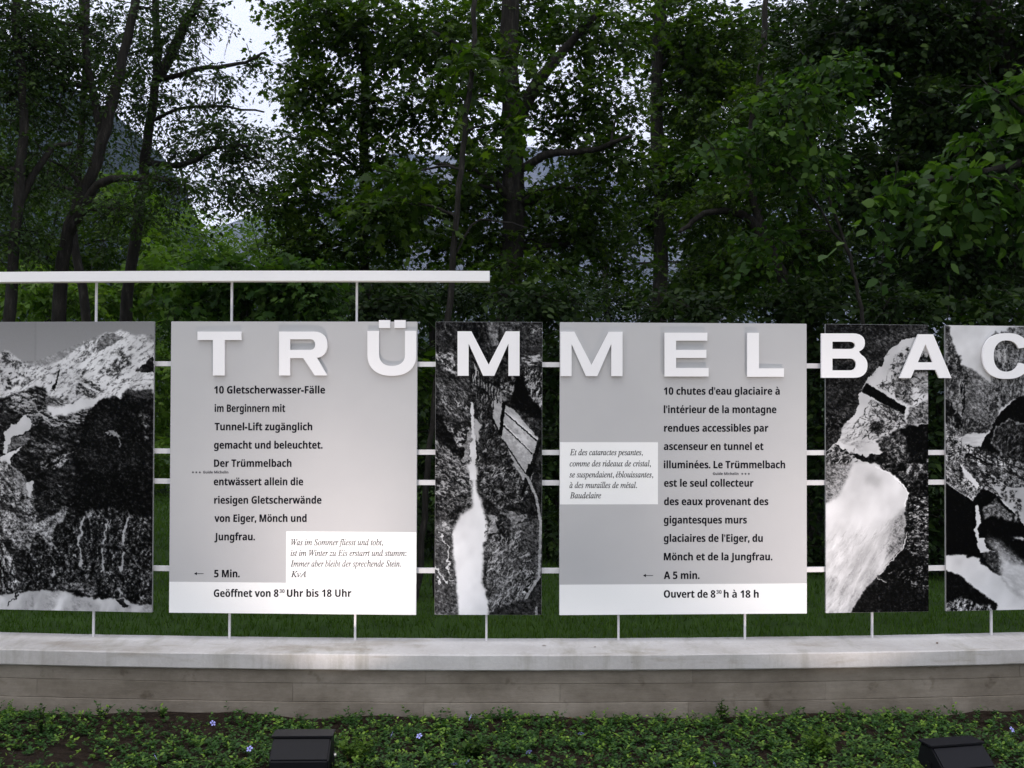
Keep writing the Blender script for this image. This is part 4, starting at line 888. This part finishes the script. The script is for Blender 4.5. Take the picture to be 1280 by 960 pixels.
def tree(name, label, cat, trunks, blobs, d0, leafm, tpl, size, seed, group=None, nleaf=10, twig=.42, limbs=True, flat=.45, droop=.25, twig_draw=.25, dens=1., push=0.):
    """trunks: list of (pixel polyline with distance, radius at start, radius at end); blobs: (px, py, distance, rx px, ry px, depth m, sprays)"""
    rr = random.Random(seed); r = np.random.RandomState(seed); tb = Tube(); tps = []
    for pts, ra, rb_ in trunks:
        P = [at(*p) if len(p) == 3 else Vector(p[:3]) for p in pts]; P = smooth_path(P, 5, .012, rr); n = len(P)
        tb.add(P, [ra + (rb_ - ra) * (i / (n - 1)) + (.35 * ra * max(0, 1 - i / 3) if P[0].z < .5 else 0) for i in range(n)], 10, .08, rr); tps += [(q, ra + (rb_ - ra) * (i / (n - 1))) for i, q in enumerate(P)]
    base = Vector((tps[0][0].x, tps[0][0].y, 0)); root = empty(name, base); tag(root, label, cat, group)
    Vs, Fs, Ts, off = [], [], [], 0; tw = Tube()
    for (px, py, d, rx, ry, dep, ns) in blobs:
        d += push; c = at(px, py, d); rad = (rx * d / F, dep, ry * d / F); ns = int(ns * dens)
        cen, outv = blob_points(c, rad, ns, r)
        V, Fc, tone, dd, LL = sprays(cen, r, nleaf, twig, size, tpl, flat, droop, outv)
        Vs.append(V); Fs.append(Fc + off); Ts.append(tone); off += len(V)
        if limbs:                              # a limb from the nearest trunk point, then boughs into the blob
            q, rq = min(tps, key=lambda e: (e[0] - c).length + max(0, e[0].z - c.z) * 1.5)
            ln = (c - q).length; mid = q.lerp(c, .5) + Vector((rr.uniform(-.1, .1), rr.uniform(-.1, .1), .10)) * ln; r0 = min(rq * .6, .015 + .018 * ln)
            pth = smooth_path([q, mid, c], 5, .012 * ln, rr); tb.add(pth, [r0 * (1 - .72 * i / (len(pth) - 1)) for i in range(len(pth))], 6, .05, rr)
            for _ in range(max(3, ns // 26)):
                e = Vector(cen[rr.randrange(ns)]); s_ = pth[rr.randrange(3, len(pth))]; m_ = s_.lerp(e, .5) + Vector((0, 0, rr.uniform(0, .12))) * (e - s_).length
                tb.add(smooth_path([s_, m_, e], 3, .015, rr), [r0 * .26 * (1 - .1 * i) for i in range(7)], 4, 0, rr)
        for i in r.choice(ns, int(ns * twig_draw), replace=False):
            a = Vector(cen[i] - dd[i] * LL[i] * .55); b = Vector(cen[i] + dd[i] * LL[i] * .55 - np.array([0, 0, droop * LL[i]])); m_ = a.lerp(b, .5) + Vector((0, 0, .04)); tw.add([a, m_, b], [.005, .004, .002], 3, 0, rr)
    inv = root.location
    for v in tb.v: v -= inv
    tb.build('trunk', M_BARK, root)
    if tw.v:
        for v in tw.v: v -= inv
        tw.build('twigs', M_BARK, root)['kind'] = 'stuff'
    V = np.concatenate(Vs) - np.array(inv)[None]; me = np_mesh('crown', V, np.concatenate(Fs), np.concatenate(Ts)); link('crown', me, leafm, root)['kind'] = 'stuff'
    return root
G = lambda px, d: (*at(px, 500, d).xy, -.1)      # foot of a trunk, given as a world point of 3 numbers + flag
def foot(px, d): v = at(px, 500, d); return (v.x, v.y, -.12, 1)
# ---------------------------------------------------------------- trees behind the sign
# left: slender ash-like trees, light foliage with sky between
tree('slender_tree', 'slender leaning tree with a forked mossy trunk, left of the tall sky gap', 'tree',
     [([foot(66, 10), (74, 500, 10), (76, 345, 10), (92, 270, 10), (128, 180, 10), (150, 90, 10.1), (172, -10, 10.2), (185, -120, 10.3)], .07, .035),
      ([(88, 290, 10), (122, 232, 9.8), (165, 222, 9.7), (215, 226, 9.6)], .05, .02), ([(128, 180, 10), (108, 60, 10.3), (112, -30, 10.5)], .045, .02)],
     [(110, 40, 10.4, 90, 50, .8, 260), (60, 110, 10.2, 80, 60, .8, 230), (140, 120, 10.3, 70, 50, .7, 150), (40, 30, 10.6, 70, 60, .8, 220), (215, 230, 9.6, 70, 24, .5, 130), (60, 200, 10, 70, 50, .7, 160), (200, 20, 10.4, 60, 40, .7, 110), (150, 262, 9.8, 80, 26, .6, 120)],
     10, M_LEAFB, T_OVAL, .047, 11, nleaf=9, twig=.34, dens=1.0)
tree('slender_tree', 'slender tree with two high forks and long bare side boughs reaching right', 'tree',
     [([foot(160, 11), (156, 500, 11), (160, 370, 11), (176, 250, 11), (186, 165, 11), (196, 95, 11), (196, 20, 11), (192, -80, 11)], .07, .03),
      ([(196, 100, 11), (222, 50, 11), (252, -10, 11), (275, -90, 11)], .06, .03), ([(196, 100, 11), (250, 86, 10.6), (300, 80, 10.2), (332, 66, 10)], .03, .010), ([(188, 150, 11), (250, 132, 10.8), (330, 140, 10.4)], .022, .008),
      ([(182, 205, 11), (230, 205, 10.7), (270, 186, 10.4), (310, 182, 10.2)], .035, .012)],
     [(215, 60, 11, 45, 40, .7, 90), (250, 20, 11, 45, 30, .7, 95), (268, 100, 10.6, 45, 22, .6, 60), (262, 140, 10.8, 55, 18, .6, 50), (285, 172, 10.4, 60, 26, .7, 140), (230, 190, 11, 45, 26, .7, 90), (150, 70, 11.3, 60, 60, .8, 150), (195, 130, 11.2, 45, 45, .8, 90), (318, 200, 10.6, 55, 26, .7, 120), (290, 236, 10.4, 60, 26, .6, 110), (320, 90, 10.3, 30, 14, .4, 18)],
     11, M_LEAFB, T_OVAL, .047, 12, nleaf=9, twig=.32, dens=1.2)
tree('slender_tree', 'thin dark tree standing close behind the second leaning trunk at left', 'tree',
     [([foot(112, 12.5), (110, 420, 12.5), (92, 300, 12.5), (100, 200, 12.5), (106, 90, 12.5), (100, -40, 12.5)], .06, .03)],
     [(100, 70, 12.5, 70, 50, .9, 120), (60, 150, 12.6, 80, 50, .9, 160), (130, 180, 12.6, 70, 50, .9, 110), (30, 240, 12.6, 60, 45, .9, 120)],
     12.5, M_LEAFB, T_OVAL, .05, 13, nleaf=9, twig=.36, dens=1.0)
tree('slender_tree', 'dark trunk with ivy-thick foliage at the extreme left', 'tree',
     [([foot(6, 9.5), (8, 500, 9.5), (12, 380, 9.5), (22, 260, 9.5), (30, 140, 9.6), (20, 20, 9.8), (24, -60, 9.8)], .06, .03), ([(22, 260, 9.5), (60, 190, 9.7), (90, 180, 9.8)], .04, .015)],
     [(10, 20, 9.8, 70, 70, .8, 300), (10, 120, 9.8, 60, 60, .8, 260), (-20, 220, 9.7, 70, 60, .8, 240), (40, 70, 10, 70, 50, .8, 240), (20, 300, 9.6, 50, 50, .6, 130)],
     9.5, M_LEAFB, T_OVAL, .047, 14, nleaf=9, twig=.34)
# centre: big maple
tree('maple_tree', 'large maple with a thick dark trunk rising behind the gorge photograph', 'tree',
     [([foot(632, 13), (634, 500, 13), (636, 400, 13), (642, 260, 13), (640, 150, 13), (636, 60, 13), (640, -40, 13), (646, -140, 13)], .175, .09),
      ([(640, 165, 13), (668, 110, 12.8), (705, 62, 12.6), (745, 20, 12.4)], .095, .03), ([(644, 215, 13), (690, 192, 12.7), (740, 188, 12.4), (790, 170, 12.2)], .06, .02), ([(640, 250, 13), (600, 215, 12.6), (545, 205, 12.2)], .05, .015),
      ([(638, 120, 13), (590, 70, 12.6), (540, 40, 12.3)], .07, .02)],
     [(640, 20, 13.3, 110, 60, 1.2, 330), (545, 50, 12.4, 90, 55, 1.0, 300), (740, 40, 12.5, 90, 60, 1.0, 280), (700, 120, 12.6, 70, 35, .9, 110), (560, 130, 12.5, 80, 40, 1.0, 170), (765, 130, 12.4, 70, 40, 1.0, 120),
      (600, 190, 12.6, 60, 28, .9, 90), (760, 200, 12.4, 80, 36, 1.0, 160), (680, 250, 12.8, 90, 30, .9, 150), (560, 240, 12.6, 80, 34, .9, 160), (700, 300, 13, 100, 34, .9, 220), (590, 305, 12.6, 80, 30, .9, 170), (640, 70, 11.6, 90, 40, .4, 36), (600, 200, 11.6, 50, 40, .4, 30), (720, 235, 11.8, 80, 40, .5, 50), (660, 335, 11.6, 110, 26, .5, 100), (710, 175, 13.2, 70, 30, .6, 90), (600, 260, 13.2, 90, 40, .6, 110), (740, 265, 13.2, 80, 50, .6, 120), (780, 330, 13.4, 60, 30, .5, 60)],
     13, M_LEAF, T_MAPLE, .076, 21, twig=.44, flat=.35, dens=1.05, push=.6)
tree('maple_tree', 'tall maple on a thin straight trunk, its leaves filling the upper left centre', 'tree',
     [([foot(458, 14), (456, 500, 14), (455, 300, 14), (456, 120, 14), (452, -20, 14), (450, -150, 14)], .075, .045)],
     [(400, 30, 13.4, 70, 60, 1.0, 330), (470, 40, 13.5, 70, 60, 1.0, 300), (380, 110, 13.2, 55, 45, 1.0, 200), (460, 130, 13.4, 70, 45, 1.0, 210), (400, 190, 13.2, 80, 45, 1.0, 210), (490, 200, 13.4, 60, 40, 1.0, 130), (370, 250, 13.0, 80, 36, .9, 190),
      (460, 262, 13.2, 80, 34, .9, 170), (500, 300, 13.4, 80, 34, .9, 190), (400, 310, 13.2, 80, 30, .8, 190)],
     14, M_LEAF, T_MAPLE, .076, 22, twig=.44, flat=.35, dens=.88)
tree('young_maple', 'young maple with a slim grey stem leaning right behind the gap beside the gorge photograph', 'tree',
     [([foot(548, 8.4), (552, 500, 8.4), (560, 400, 8.4), (570, 290, 8.4), (578, 190, 8.4), (590, 70, 8.5), (596, -60, 8.6)], .030, .018), ([(566, 320, 8.4), (600, 275, 8.5), (660, 285, 8.5)], .010, .005)],
     [(480, 262, 8.6, 70, 24, .4, 60), (590, 90, 8.6, 60, 40, .5, 40), (500, 225, 8.8, 60, 20, .5, 36), (620, 160, 8.6, 60, 20, .5, 22)],
     8.4, M_LEAF, T_MAPLE, .085, 23, twig=.34)
tree('maple_tree', 'dark trunked tree behind the top of the French panel with bluish gaps beside it', 'tree',
     [([foot(822, 16), (823, 500, 16), (824, 380, 16), (826, 260, 16), (820, 140, 16), (826, 0, 16), (826, -120, 16)], .14, .07)],
     [(840, 40, 15.6, 80, 70, 1.2, 420), (860, 120, 15.4, 70, 60, 1.1, 300), (830, 220, 15.4, 80, 50, 1.1, 300), (900, 60, 15.2, 80, 70, 1.1, 420), (880, 200, 15.4, 80, 60, 1.1, 320), (790, 280, 15.8, 60, 40, 1.0, 170), (880, 290, 15.4, 60, 40, 1.0, 160)],
     16, M_LEAF, T_MAPLE, .078, 24, twig=.46, flat=.35, dens=1.1, push=.8)
tree('crooked_tree', 'crooked dark tree bending left above the French panel and the rock arch photograph', 'tree',
     [([foot(1020, 12), (1012, 500, 12), (996, 400, 12), (975, 340, 12), (946, 285, 12), (920, 266, 12), (880, 268, 11.8), (850, 290, 11.6)], .10, .02), ([(960, 310, 12), (938, 240, 12.1), (936, 190, 12.2), (950, 90, 12.4), (960, -30, 12.5)], .055, .03)],
     [(900, 260, 11.8, 90, 40, .8, 170), (960, 220, 12, 80, 50, .8, 180), (980, 130, 12.2, 90, 60, .9, 330), (1010, 300, 12.2, 90, 50, .8, 260), (910, 340, 12, 70, 36, .8, 200)],
     12, M_LEAF, T_MAPLE, .064, 25, twig=.40, push=.5, dens=1.3)
# right: dense lime and hazel
tree('lime_tree', 'dense dark lime tree whose thick limb shows in the top right corner', 'tree',
     [([foot(1330, 10.5), (1328, 500, 10.5), (1310, 300, 10.5), (1290, 140, 10.5), (1240, 30, 10.4), (1215, -60, 10.3)], .21, .12), ([(1290, 140, 10.5), (1330, 0, 10.6), (1350, -140, 10.8)], .16, .09)],
     [(1120, 30, 10.6, 110, 70, 1.0, 420), (1240, 60, 10.8, 100, 80, 1.0, 420), (1180, 140, 10.4, 100, 60, .9, 330), (1260, 220, 10.8, 90, 80, .9, 330), (1120, 230, 10.8, 100, 60, .9, 330), (1200, 330, 10.9, 110, 60, .9, 330), (1050, 60, 11, 90, 70, 1.0, 400), (1340, 100, 10, 70, 120, 1., 330)],
     10.5, M_SHADE, T_ROUND, .062, 31, nleaf=9, twig=.40, dens=1.5)
tree('lime_branch_tree', 'young lime tree with bright large leaves hanging above the rightmost photographs', 'tree',
     [([foot(1420, 6.8), (1410, 500, 6.8), (1390, 330, 6.8), (1350, 230, 6.8), (1290, 205, 6.7), (1200, 222, 6.6), (1130, 232, 6.5), (1088, 250, 6.5)], .06, .006), ([(1350, 230, 6.8), (1300, 160, 6.8), (1240, 110, 6.7)], .03, .006)],
     [(1140, 228, 6.5, 62, 22, .32, 34), (1210, 222, 6.6, 60, 30, .35, 44), (1096, 262, 6.5, 30, 26, .25, 14), (1265, 110, 6.8, 50, 26, .35, 34), (1240, 170, 6.9, 70, 20, .35, 26), (1275, 250, 6.7, 40, 50, .35, 36), (1270, 190, 6.8, 36, 40, .3, 26), (1180, 260, 6.6, 60, 20, .3, 22)],
     6.8, M_LEAFN, T_ROUND, .074, 32, nleaf=9, twig=.34, dens=.85, limbs=True, flat=.5, droop=.6)
tree('hazel_tree', 'hazel with sprays of mid green leaves in front of the dark wood, right of centre', 'tree',
     [([foot(1085, 9), (1088, 500, 9), (1078, 400, 9), (1062, 320, 9.1), (1030, 230, 9.1), (1004, 150, 9)], .022, .008), ([(1062, 320, 9.1), (1000, 230, 9), (930, 190, 8.7)], .012, .005)],
     [(1000, 125, 8.9, 70, 30, .5, 70), (960, 170, 8.8, 80, 20, .5, 56), (1010, 200, 8.8, 60, 18, .45, 50), (900, 190, 8.8, 50, 14, .4, 26), (1040, 90, 9, 60, 30, .5, 50), (960, 300, 9.2, 60, 30, .5, 40)],
     9, M_LEAFN, T_ROUND, .066, 33, nleaf=9, twig=.36, flat=.5, droop=.4)
# crowns further back that close the view on the right and above
M_LEAFD = M_LEAF
for i, (x, d, lab, bl) in enumerate((
    (1010, 19, 'dense tree far back in the wood, right of centre', [(1000, 60, 19, 130, 90, 2, 560), (1000, 200, 19, 130, 70, 2, 520), (960, 330, 19, 100, 60, 1.6, 300), (1050, 330, 19, 110, 60, 1.6, 330)]),
    (1200, 18, 'dense tree far back in the wood behind the lime tree', [(1180, 60, 18, 130, 90, 2, 560), (1200, 220, 18, 130, 80, 2, 560), (1160, 340, 18, 130, 60, 1.6, 420), (1290, 330, 18, 90, 70, 1.6, 330)]),
    (760, 22, 'broad tree deep in the wood between the maple and the dark trunk', [(740, 370, 22, 110, 36, 2, 260), (850, 370, 22, 90, 30, 2, 180), (900, 130, 22, 80, 90, 2, 300), (890, 330, 21, 60, 50, 1.6, 170)]),
    (300, 24, 'light green tree deep in the wood below the sky gap', [(300, 330, 24, 110, 44, 2, 300), (230, 290, 24, 70, 44, 2, 190), (350, 290, 24, 70, 36, 2, 150)]),
    (60, 20, 'broad tree deep in the wood behind the leaning trunks', [(50, 330, 20, 110, 60, 2, 330), (140, 300, 20, 90, 60, 2, 260), (90, 230, 20, 90, 40, 2, 160), (-40, 200, 20, 80, 90, 2, 330)]),
    (540, 21, 'dark tree deep in the wood left of the thick maple trunk', [(520, 360, 21, 130, 40, 2, 330), (620, 370, 21, 90, 36, 2, 230), (430, 350, 21, 100, 36, 2, 260)]))):
    tree('woodland_tree', lab, 'tree', [([foot(x, d), (x + 2, 500, d), (x - 6, 300, d), (x + 8, 100, d), (x, -60, d)], .15, .06)] if x > 900 else [([foot(x, d), (x + 3, 470, d), (x - 4, 330, d)], .10, .05)], bl, d, M_SHADE if x > 400 else M_LEAFY if x == 300 else M_LEAF, T_DIA, .125, 41 + i, nleaf=9, twig=.6, twig_draw=.03, dens=1.6)
# understory seen between and under the panels
def shrub(name, label, x, d, bl, m, size, seed, tpl=T_OVAL):
    return tree(name, label, 'shrub', [([foot(x, d), (x + 8, 560, d), (x - 6, 470, d)], .03, .012), ([foot(x, d), (x - 22, 560, d), (x - 34, 480, d)], .022, .01)], bl, d, m, tpl, size, seed, nleaf=9, twig=.36, flat=.6)
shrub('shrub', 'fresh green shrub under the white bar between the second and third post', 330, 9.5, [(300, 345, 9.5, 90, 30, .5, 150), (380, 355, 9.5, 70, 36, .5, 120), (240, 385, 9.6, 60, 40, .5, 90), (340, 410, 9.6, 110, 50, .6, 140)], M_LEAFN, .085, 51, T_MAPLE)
shrub('shrub', 'yellow green shrub with backlight put into its leaf colour, behind the mountain photograph', 120, 17, [(100, 370, 17, 90, 36, 1, 200), (40, 360, 17, 60, 36, 1, 120), (200, 350, 17.5, 60, 60, 1, 190), (200, 470, 17, 60, 70, 1, 230), (190, 570, 17, 60, 60, 1, 160), (160, 250, 18, 50, 40, 1, 90)], M_LEAFY, .13, 52)
shrub('shrub', 'dark shrub behind the gap right of the German panel', 500, 10.5, [(480, 380, 10.5, 80, 40, .6, 170), (520, 470, 10.5, 50, 60, .6, 190), (535, 560, 10.5, 40, 60, .6, 170), (530, 660, 10.5, 40, 50, .6, 100), (440, 700, 10.5, 60, 60, .6, 90)], M_SHADE, .08, 53)
shrub('shrub', 'dark shrub behind the gap right of the gorge photograph', 690, 10.5, [(680, 380, 10.5, 70, 36, .6, 170), (690, 470, 10.5, 50, 60, .6, 190), (690, 570, 10.5, 46, 60, .6, 190), (700, 660, 10.5, 50, 50, .6, 150)], M_SHADE, .08, 54)
shrub('shrub', 'dark shrub behind the gap left of the rock arch photograph', 1020, 10, [(860, 385, 10, 90, 30, .6, 150), (1000, 380, 10, 80, 40, .6, 190), (1020, 470, 10, 50, 60, .6, 190), (1020, 570, 10, 50, 70, .6, 230), (1020, 690, 10, 60, 60, .6, 220), (900, 720, 10, 60, 50, .6, 110)], M_SHADE, .08, 55)
shrub('shrub', 'dark shrub behind the gap right of the rock arch photograph', 1170, 9.5, [(1120, 385, 9.5, 70, 30, .5, 150), (1170, 470, 9.5, 50, 60, .5, 190), (1170, 560, 9.5, 50, 60, .5, 190), (1172, 660, 9.5, 50, 60, .5, 190), (1180, 750, 9.5, 120, 40, .5, 260), (1250, 390, 9.5, 60, 40, .5, 120)], M_SHADE, .08, 56)
# small dead twig trunks at the left, under the photograph
for x, lean, w in ((22, -4, .16), (84, 22, .13), (480, 5, .09), (515, 22, .03)):
    tree('young_tree', {22: 'thick dark trunk seen below the leftmost photograph', 84: 'leaning dark trunk beside the thick one below the leftmost photograph', 480: 'short dark trunk seen low behind the right end of the German panel', 515: 'thin leaning stem low in the gap right of the German panel'}[x], 'tree',
         [([foot(x, 8.2), (x + lean * .5, 700, 8.2), (x + lean, 560, 8.3), (x + lean * 1.6, 440, 8.4)], w, w * .6)], [(x + lean, 470, 8.6, 60, 34, .4, 46)], 8.2, M_LEAF, T_OVAL, .08, 60 + x, nleaf=8, twig=.3)

# the far edge of the wood, one mass
r = np.random.RandomState(77); n = 5200; th = r.uniform(-.75, .75, n); d = r.uniform(30, 42, n); X = np.sin(th) * d; hh = 7.0 + 3.0 * vnoise(X + 200, X * 0 + 5, 4, 5); hh = np.where(X < -1, hh * .62 + 0 * X, np.where(X < 5, hh * .45, hh * 1.5))
cen = np.stack([X, np.cos(th) * d, r.rand(n) ** .8 * hh], 1)
V, Fc, tone, dd, LL = sprays(cen, r, 9, 1.2, .32, T_DIA, .6, .3)
tag(link('far_wood', np_mesh('far_wood', V, Fc, tone), M_SHADE), 'far edge of the wood as one green mass behind the nearer trees', 'wood', kind='stuff')

# litter: fallen leaves on the coping and on the soil
M_DEAD = leaf_mat('dead_leaf', (.05, .025, .01), (.10, .05, .02), (.16, .09, .04), .1)
r = np.random.RandomState(3); n = 420; ss = r.uniform(-4.4, 4.4, n); dp = WT + .02 + r.rand(n) * 2.2; px_ = AX + (RAD + dp) * np.sin(ss / RAD); py_ = AY - (RAD + dp) * np.cos(ss / RAD)
V, Fc = leaves(np.stack([px_, py_, bed_z(px_, py_) + .006], 1), np.stack([r.normal(0, 1, n), r.normal(0, 1, n), r.normal(0, .2, n)], 1), np.array([0, 0, 1.]) + r.normal(0, .4, (n, 3)), r.uniform(.012, .034, n), T_OVAL, r)
tag(link('leaf_litter', np_mesh('leaf_litter', V, Fc, np.repeat(r.rand(n), len(T_OVAL[0]))), M_DEAD), 'dry brown leaf litter scattered over the soil of the bed', 'litter', kind='stuff')
for i, (px, py, lab) in enumerate(((677, 807, 'small brown fallen leaf on the coping below the gap right of the gorge photograph'), (745, 809, 'tiny brown fallen leaf on the coping below the left part of the French panel'), (1172, 803, 'small brown fallen leaf on the coping below the rightmost photographs'))):
    v = ray(px, py); kz = (ZC1 + .003 - CAMZ) / v.z; V, Fc = leaves(np.zeros((1, 3)), np.array([[math.cos(i * 2.1), math.sin(i * 2.1), .05]]), np.array([[.1, 0, 1.]]), np.array([.024 - .005 * (i == 1)]), T_OVAL, r)
    o = link('fallen_leaf', np_mesh('fallen_leaf', V, Fc, np.full(len(T_OVAL[0]), .4)), M_DEAD); o.location = Vector((0, 0, CAMZ)) + v * kz; tag(o, lab, 'leaf')

# ---------------------------------------------------------------- mountains and air
def ridge(name, y0, y1, x0, x1, prof, m, seed, nx=220, ny=60):
    """terrain rising away from the viewer up to a crest line prof(x)"""
    def zf(X, Y):
        t = np.clip((Y - y0) / (y1 - y0), 0, 1); h = prof(X) * np.sin(t * math.pi / 2) ** 1.1
        return -3 + h * (1 + .0 * X) + (vnoise(X + 9000, Y + 9000, (x1 - x0) / 16, seed, 6) - .5) * .30 * h.max() * t * (1.05 - t)
    return grid(name, x0, x1, y0, y1, nx, ny, zf, m)
M_FOREST = mat('mountain_forest', rough=1, spec=.05); k = N(M_FOREST)
k.ln(k.ramp(k.noise(.035, 10, .75), (.35, (.008, .016, .007)), (.6, (.022, .040, .016)), (.75, (.05, .065, .03))), k.b.inputs['Base Color']); k.bump(k.noise(.06, 10, .8), 1, 12)
M_ROCKM = mat('mountain_rock', rough=1, spec=.1); k = N(M_ROCKM)
k.ln(k.ramp(k.noise(.0035, 12, .72, stretch=(1, 1, .45)), (.35, (.05, .07, .06)), (.5, (.16, .17, .17)), (.64, (.30, .30, .31)), (.72, (.5, .5, .52))), k.b.inputs['Base Color']); k.bump(k.noise(.012, 10, .75), 1, 40)
def crest(pts, d):
    w = [at(x, y, d) for x, y in pts]; xs = [v.x for v in w]; zs = [v.z + 3 for v in w]
    return lambda X: np.interp(X, xs, zs)
ridge('forest_mountain', 520, 1100, -900, 500, crest([(-700, 60), (-200, 40), (60, 90), (150, 150), (205, 198), (232, 240), (262, 330), (420, 400), (600, 440), (1200, 460)], 1100), M_FOREST, 3, 260, 80)
ridge('rocky_mountain', 1700, 3600, -2600, 3200, crest([(-400, 330), (200, 320), (330, 300), (450, 250), (520, 205), (600, 215), (660, 205), (720, 215), (790, 260), (870, 300), (1000, 240), (1200, 180), (1700, 60)], 3600), M_ROCKM, 5, 260, 90)
bm = bmesh.new(); box(bm, -5800, 5800, -500, 3900, -6, 1250); hz = from_bm('haze', bm, None); hz['kind'] = 'stuff'
mh = bpy.data.materials.new('valley_air'); mh.use_nodes = True; t_ = mh.node_tree; t_.nodes.remove(t_.nodes['Principled BSDF']); v_ = t_.nodes.new('ShaderNodeVolumePrincipled')
v_.inputs['Color'].default_value = (.55, .66, 1, 1); v_.inputs['Density'].default_value = .00012; v_.inputs['Anisotropy'].default_value = .2
t_.links.new(v_.outputs[0], t_.nodes['Material Output'].inputs['Volume']); hz.data.materials.append(mh)

# ---------------------------------------------------------------- periwinkle in the bed
r = np.random.RandomState(5)
def bed_points(n, seed, thin=True):
    r = np.random.RandomState(seed); s = r.uniform(-4.6, 4.6, n); dpt = WT + .06 + r.rand(n) ** .9 * 2.3
    a = s / RAD; x = AX + (RAD + dpt) * np.sin(a); y = AY - (RAD + dpt) * np.cos(a)
    if thin:
        k_ = vnoise(x + 40, y + 40, .55, 3, 3) + .25 * np.clip(dpt - WT, 0, .35) > r.uniform(.29, .56, n); x, y = x[k_], y[k_]
    return x, y
x, y = bed_points(23000, 3); n = len(x)
nl = 9; hgt = r.uniform(.015, .055, n); a = r.uniform(0, 6.28, n); lean = r.uniform(.2, 1.0, n) * hgt * 1.5
kk = (np.arange(nl) + 1) / nl; pair = np.arange(nl) // 2
base = np.stack([x, y, bed_z(x, y)], 1)
P = base[:, None] + np.stack([np.cos(a)[:, None] * lean[:, None] * kk, np.sin(a)[:, None] * lean[:, None] * kk, hgt[:, None] * kk ** .8], 2)
az = a[:, None] + math.pi / 2 + math.pi * (np.arange(nl) % 2) + pair * 1.3 + r.normal(0, .35, (n, nl)); D = np.stack([np.cos(az), np.sin(az), r.uniform(.0, .8, (n, nl))], 2)
Nn = np.array([0, 0, 1.]) + r.normal(0, .35, (n, nl, 3)); S_ = .0225 * r.uniform(.6, 1.25, (n, nl)) * (1.1 - .35 * kk)
V, Fc = leaves(P.reshape(-1, 3), D.reshape(-1, 3), Nn.reshape(-1, 3), S_.ravel(), T_OVAL, r)
tone = np.clip(np.repeat(r.rand(n) ** 1.6 * .6, nl) + np.tile(kk ** 2 * .35, n) + r.rand(n * nl) * .15, 0, 1)
cover = tag(link('ground_cover', np_mesh('ground_cover', V, Fc, np.repeat(tone, len(T_OVAL[0]))), M_VINCA), 'low periwinkle ground cover with patches of bare soil in the bed', 'ground cover', kind='stuff')
def weed(px, py, d, w, h, n, size, m, label, seed):
    r = np.random.RandomState(seed); c = at(px, py, d); c.z = -.03; root = empty('leafy_weed', c); tag(root, label, 'plant'); tb = Tube(); rr = random.Random(seed)
    a = r.uniform(0, 6.28, n); q = r.rand(n) ** .6; tip = np.stack([np.cos(a) * w * q, np.sin(a) * w * q, h * r.uniform(.5, 1, n)], 1)
    Vs, Fs, Ts, off = [], [], [], 0
    for i in range(n):
        e = Vector(tip[i]); tb.add([Vector((e.x * .15, e.y * .15, 0)), Vector((e.x * .6, e.y * .6, e.z * .6)), e], [.0022, .0018, .001], 3, 0, rr)
        m_ = 9; t = np.linspace(.25, 1, m_); P = np.array(e)[None] * t[:, None]; az = np.arange(m_) * 2.4 + i; D = np.stack([np.cos(az), np.sin(az), r.uniform(.1, .8, m_)], 1)
        V, Fc = leaves(P, D, np.array([0, 0, 1.]) + r.normal(0, .3, (m_, 3)), size * r.uniform(.6, 1.2, m_), T_OVAL, r); Vs.append(V); Fs.append(Fc + off); off += len(V); Ts.append(np.repeat(r.rand(m_), len(T_OVAL[0])))
    tb.build('stem', m, root); link('foliage', np_mesh('foliage', np.concatenate(Vs), np.concatenate(Fs), np.concatenate(Ts)), m, root)['kind'] = 'stuff'
weed(1024, 935, 4.65, .085, .13, 26, .030, M_LEAFY, 'bright green leafy weed in the bed left of the right floodlight', 1)
weed(447, 948, 4.62, .10, .09, 26, .026, M_LEAFY, 'yellow green weed in the bed just right of the left floodlight', 2)
weed(592, 948, 4.62, .08, .09, 16, .034, M_LEAFN, 'mid green broad leaved weed in the bed below the gorge photograph', 3)
weed(52, 912, 4.95, .03, .14, 5, .020, M_LEAFN, 'thin upright sprout in the bed at far left', 4)
weed(902, 878, 5.22, .05, .10, 6, .022, M_LEAFN, 'small sprout growing at the wall foot below the French panel', 5)
weed(202, 892, 5.20, .03, .06, 5, .020, M_VINCA, 'small sprout at the wall foot below the left edge of the German panel', 6)
weed(128, 893, 5.20, .05, .07, 8, .020, M_VINCA, 'low sprout at the wall foot below the mountain photograph', 7)
# flowers
M_PETAL = mat('periwinkle_petal', (.36, .36, .82), .6); M_EYE = mat('flower_eye', (.8, .8, .6), .6)
bm = bmesh.new()
for i in range(5):
    a = i * 2 * math.pi / 5; q = lambda rad, da, z: bm.verts.new((rad * math.cos(a + da), rad * math.sin(a + da), z))
    bm.faces.new((q(.002, 0, 0), q(.010, -.42, .002), q(.014, -.30, .001), q(.0145, .12, .0), q(.011, .48, .002)))
fl = from_bm('flower', bm, M_PETAL)
spots = [(312, 936), (266, 904), (194, 946), (568, 955), (585, 952), (588, 897), (524, 920), (1265, 912), (893, 955), (726, 917), (661, 940), (490, 918)]
for i, (px, py) in enumerate(spots):
    v = ray(px, py); kz = (-.03 + .06 - CAMZ) / v.z; o = fl if i == 0 else fl.copy()
    if i: COL.objects.link(o)
    o.location = Vector((0, 0, CAMZ)) + v * kz; o.rotation_euler = (R(40 + 12 * (i % 3)), R(8 * (i % 5) - 16), i); o.parent = cover
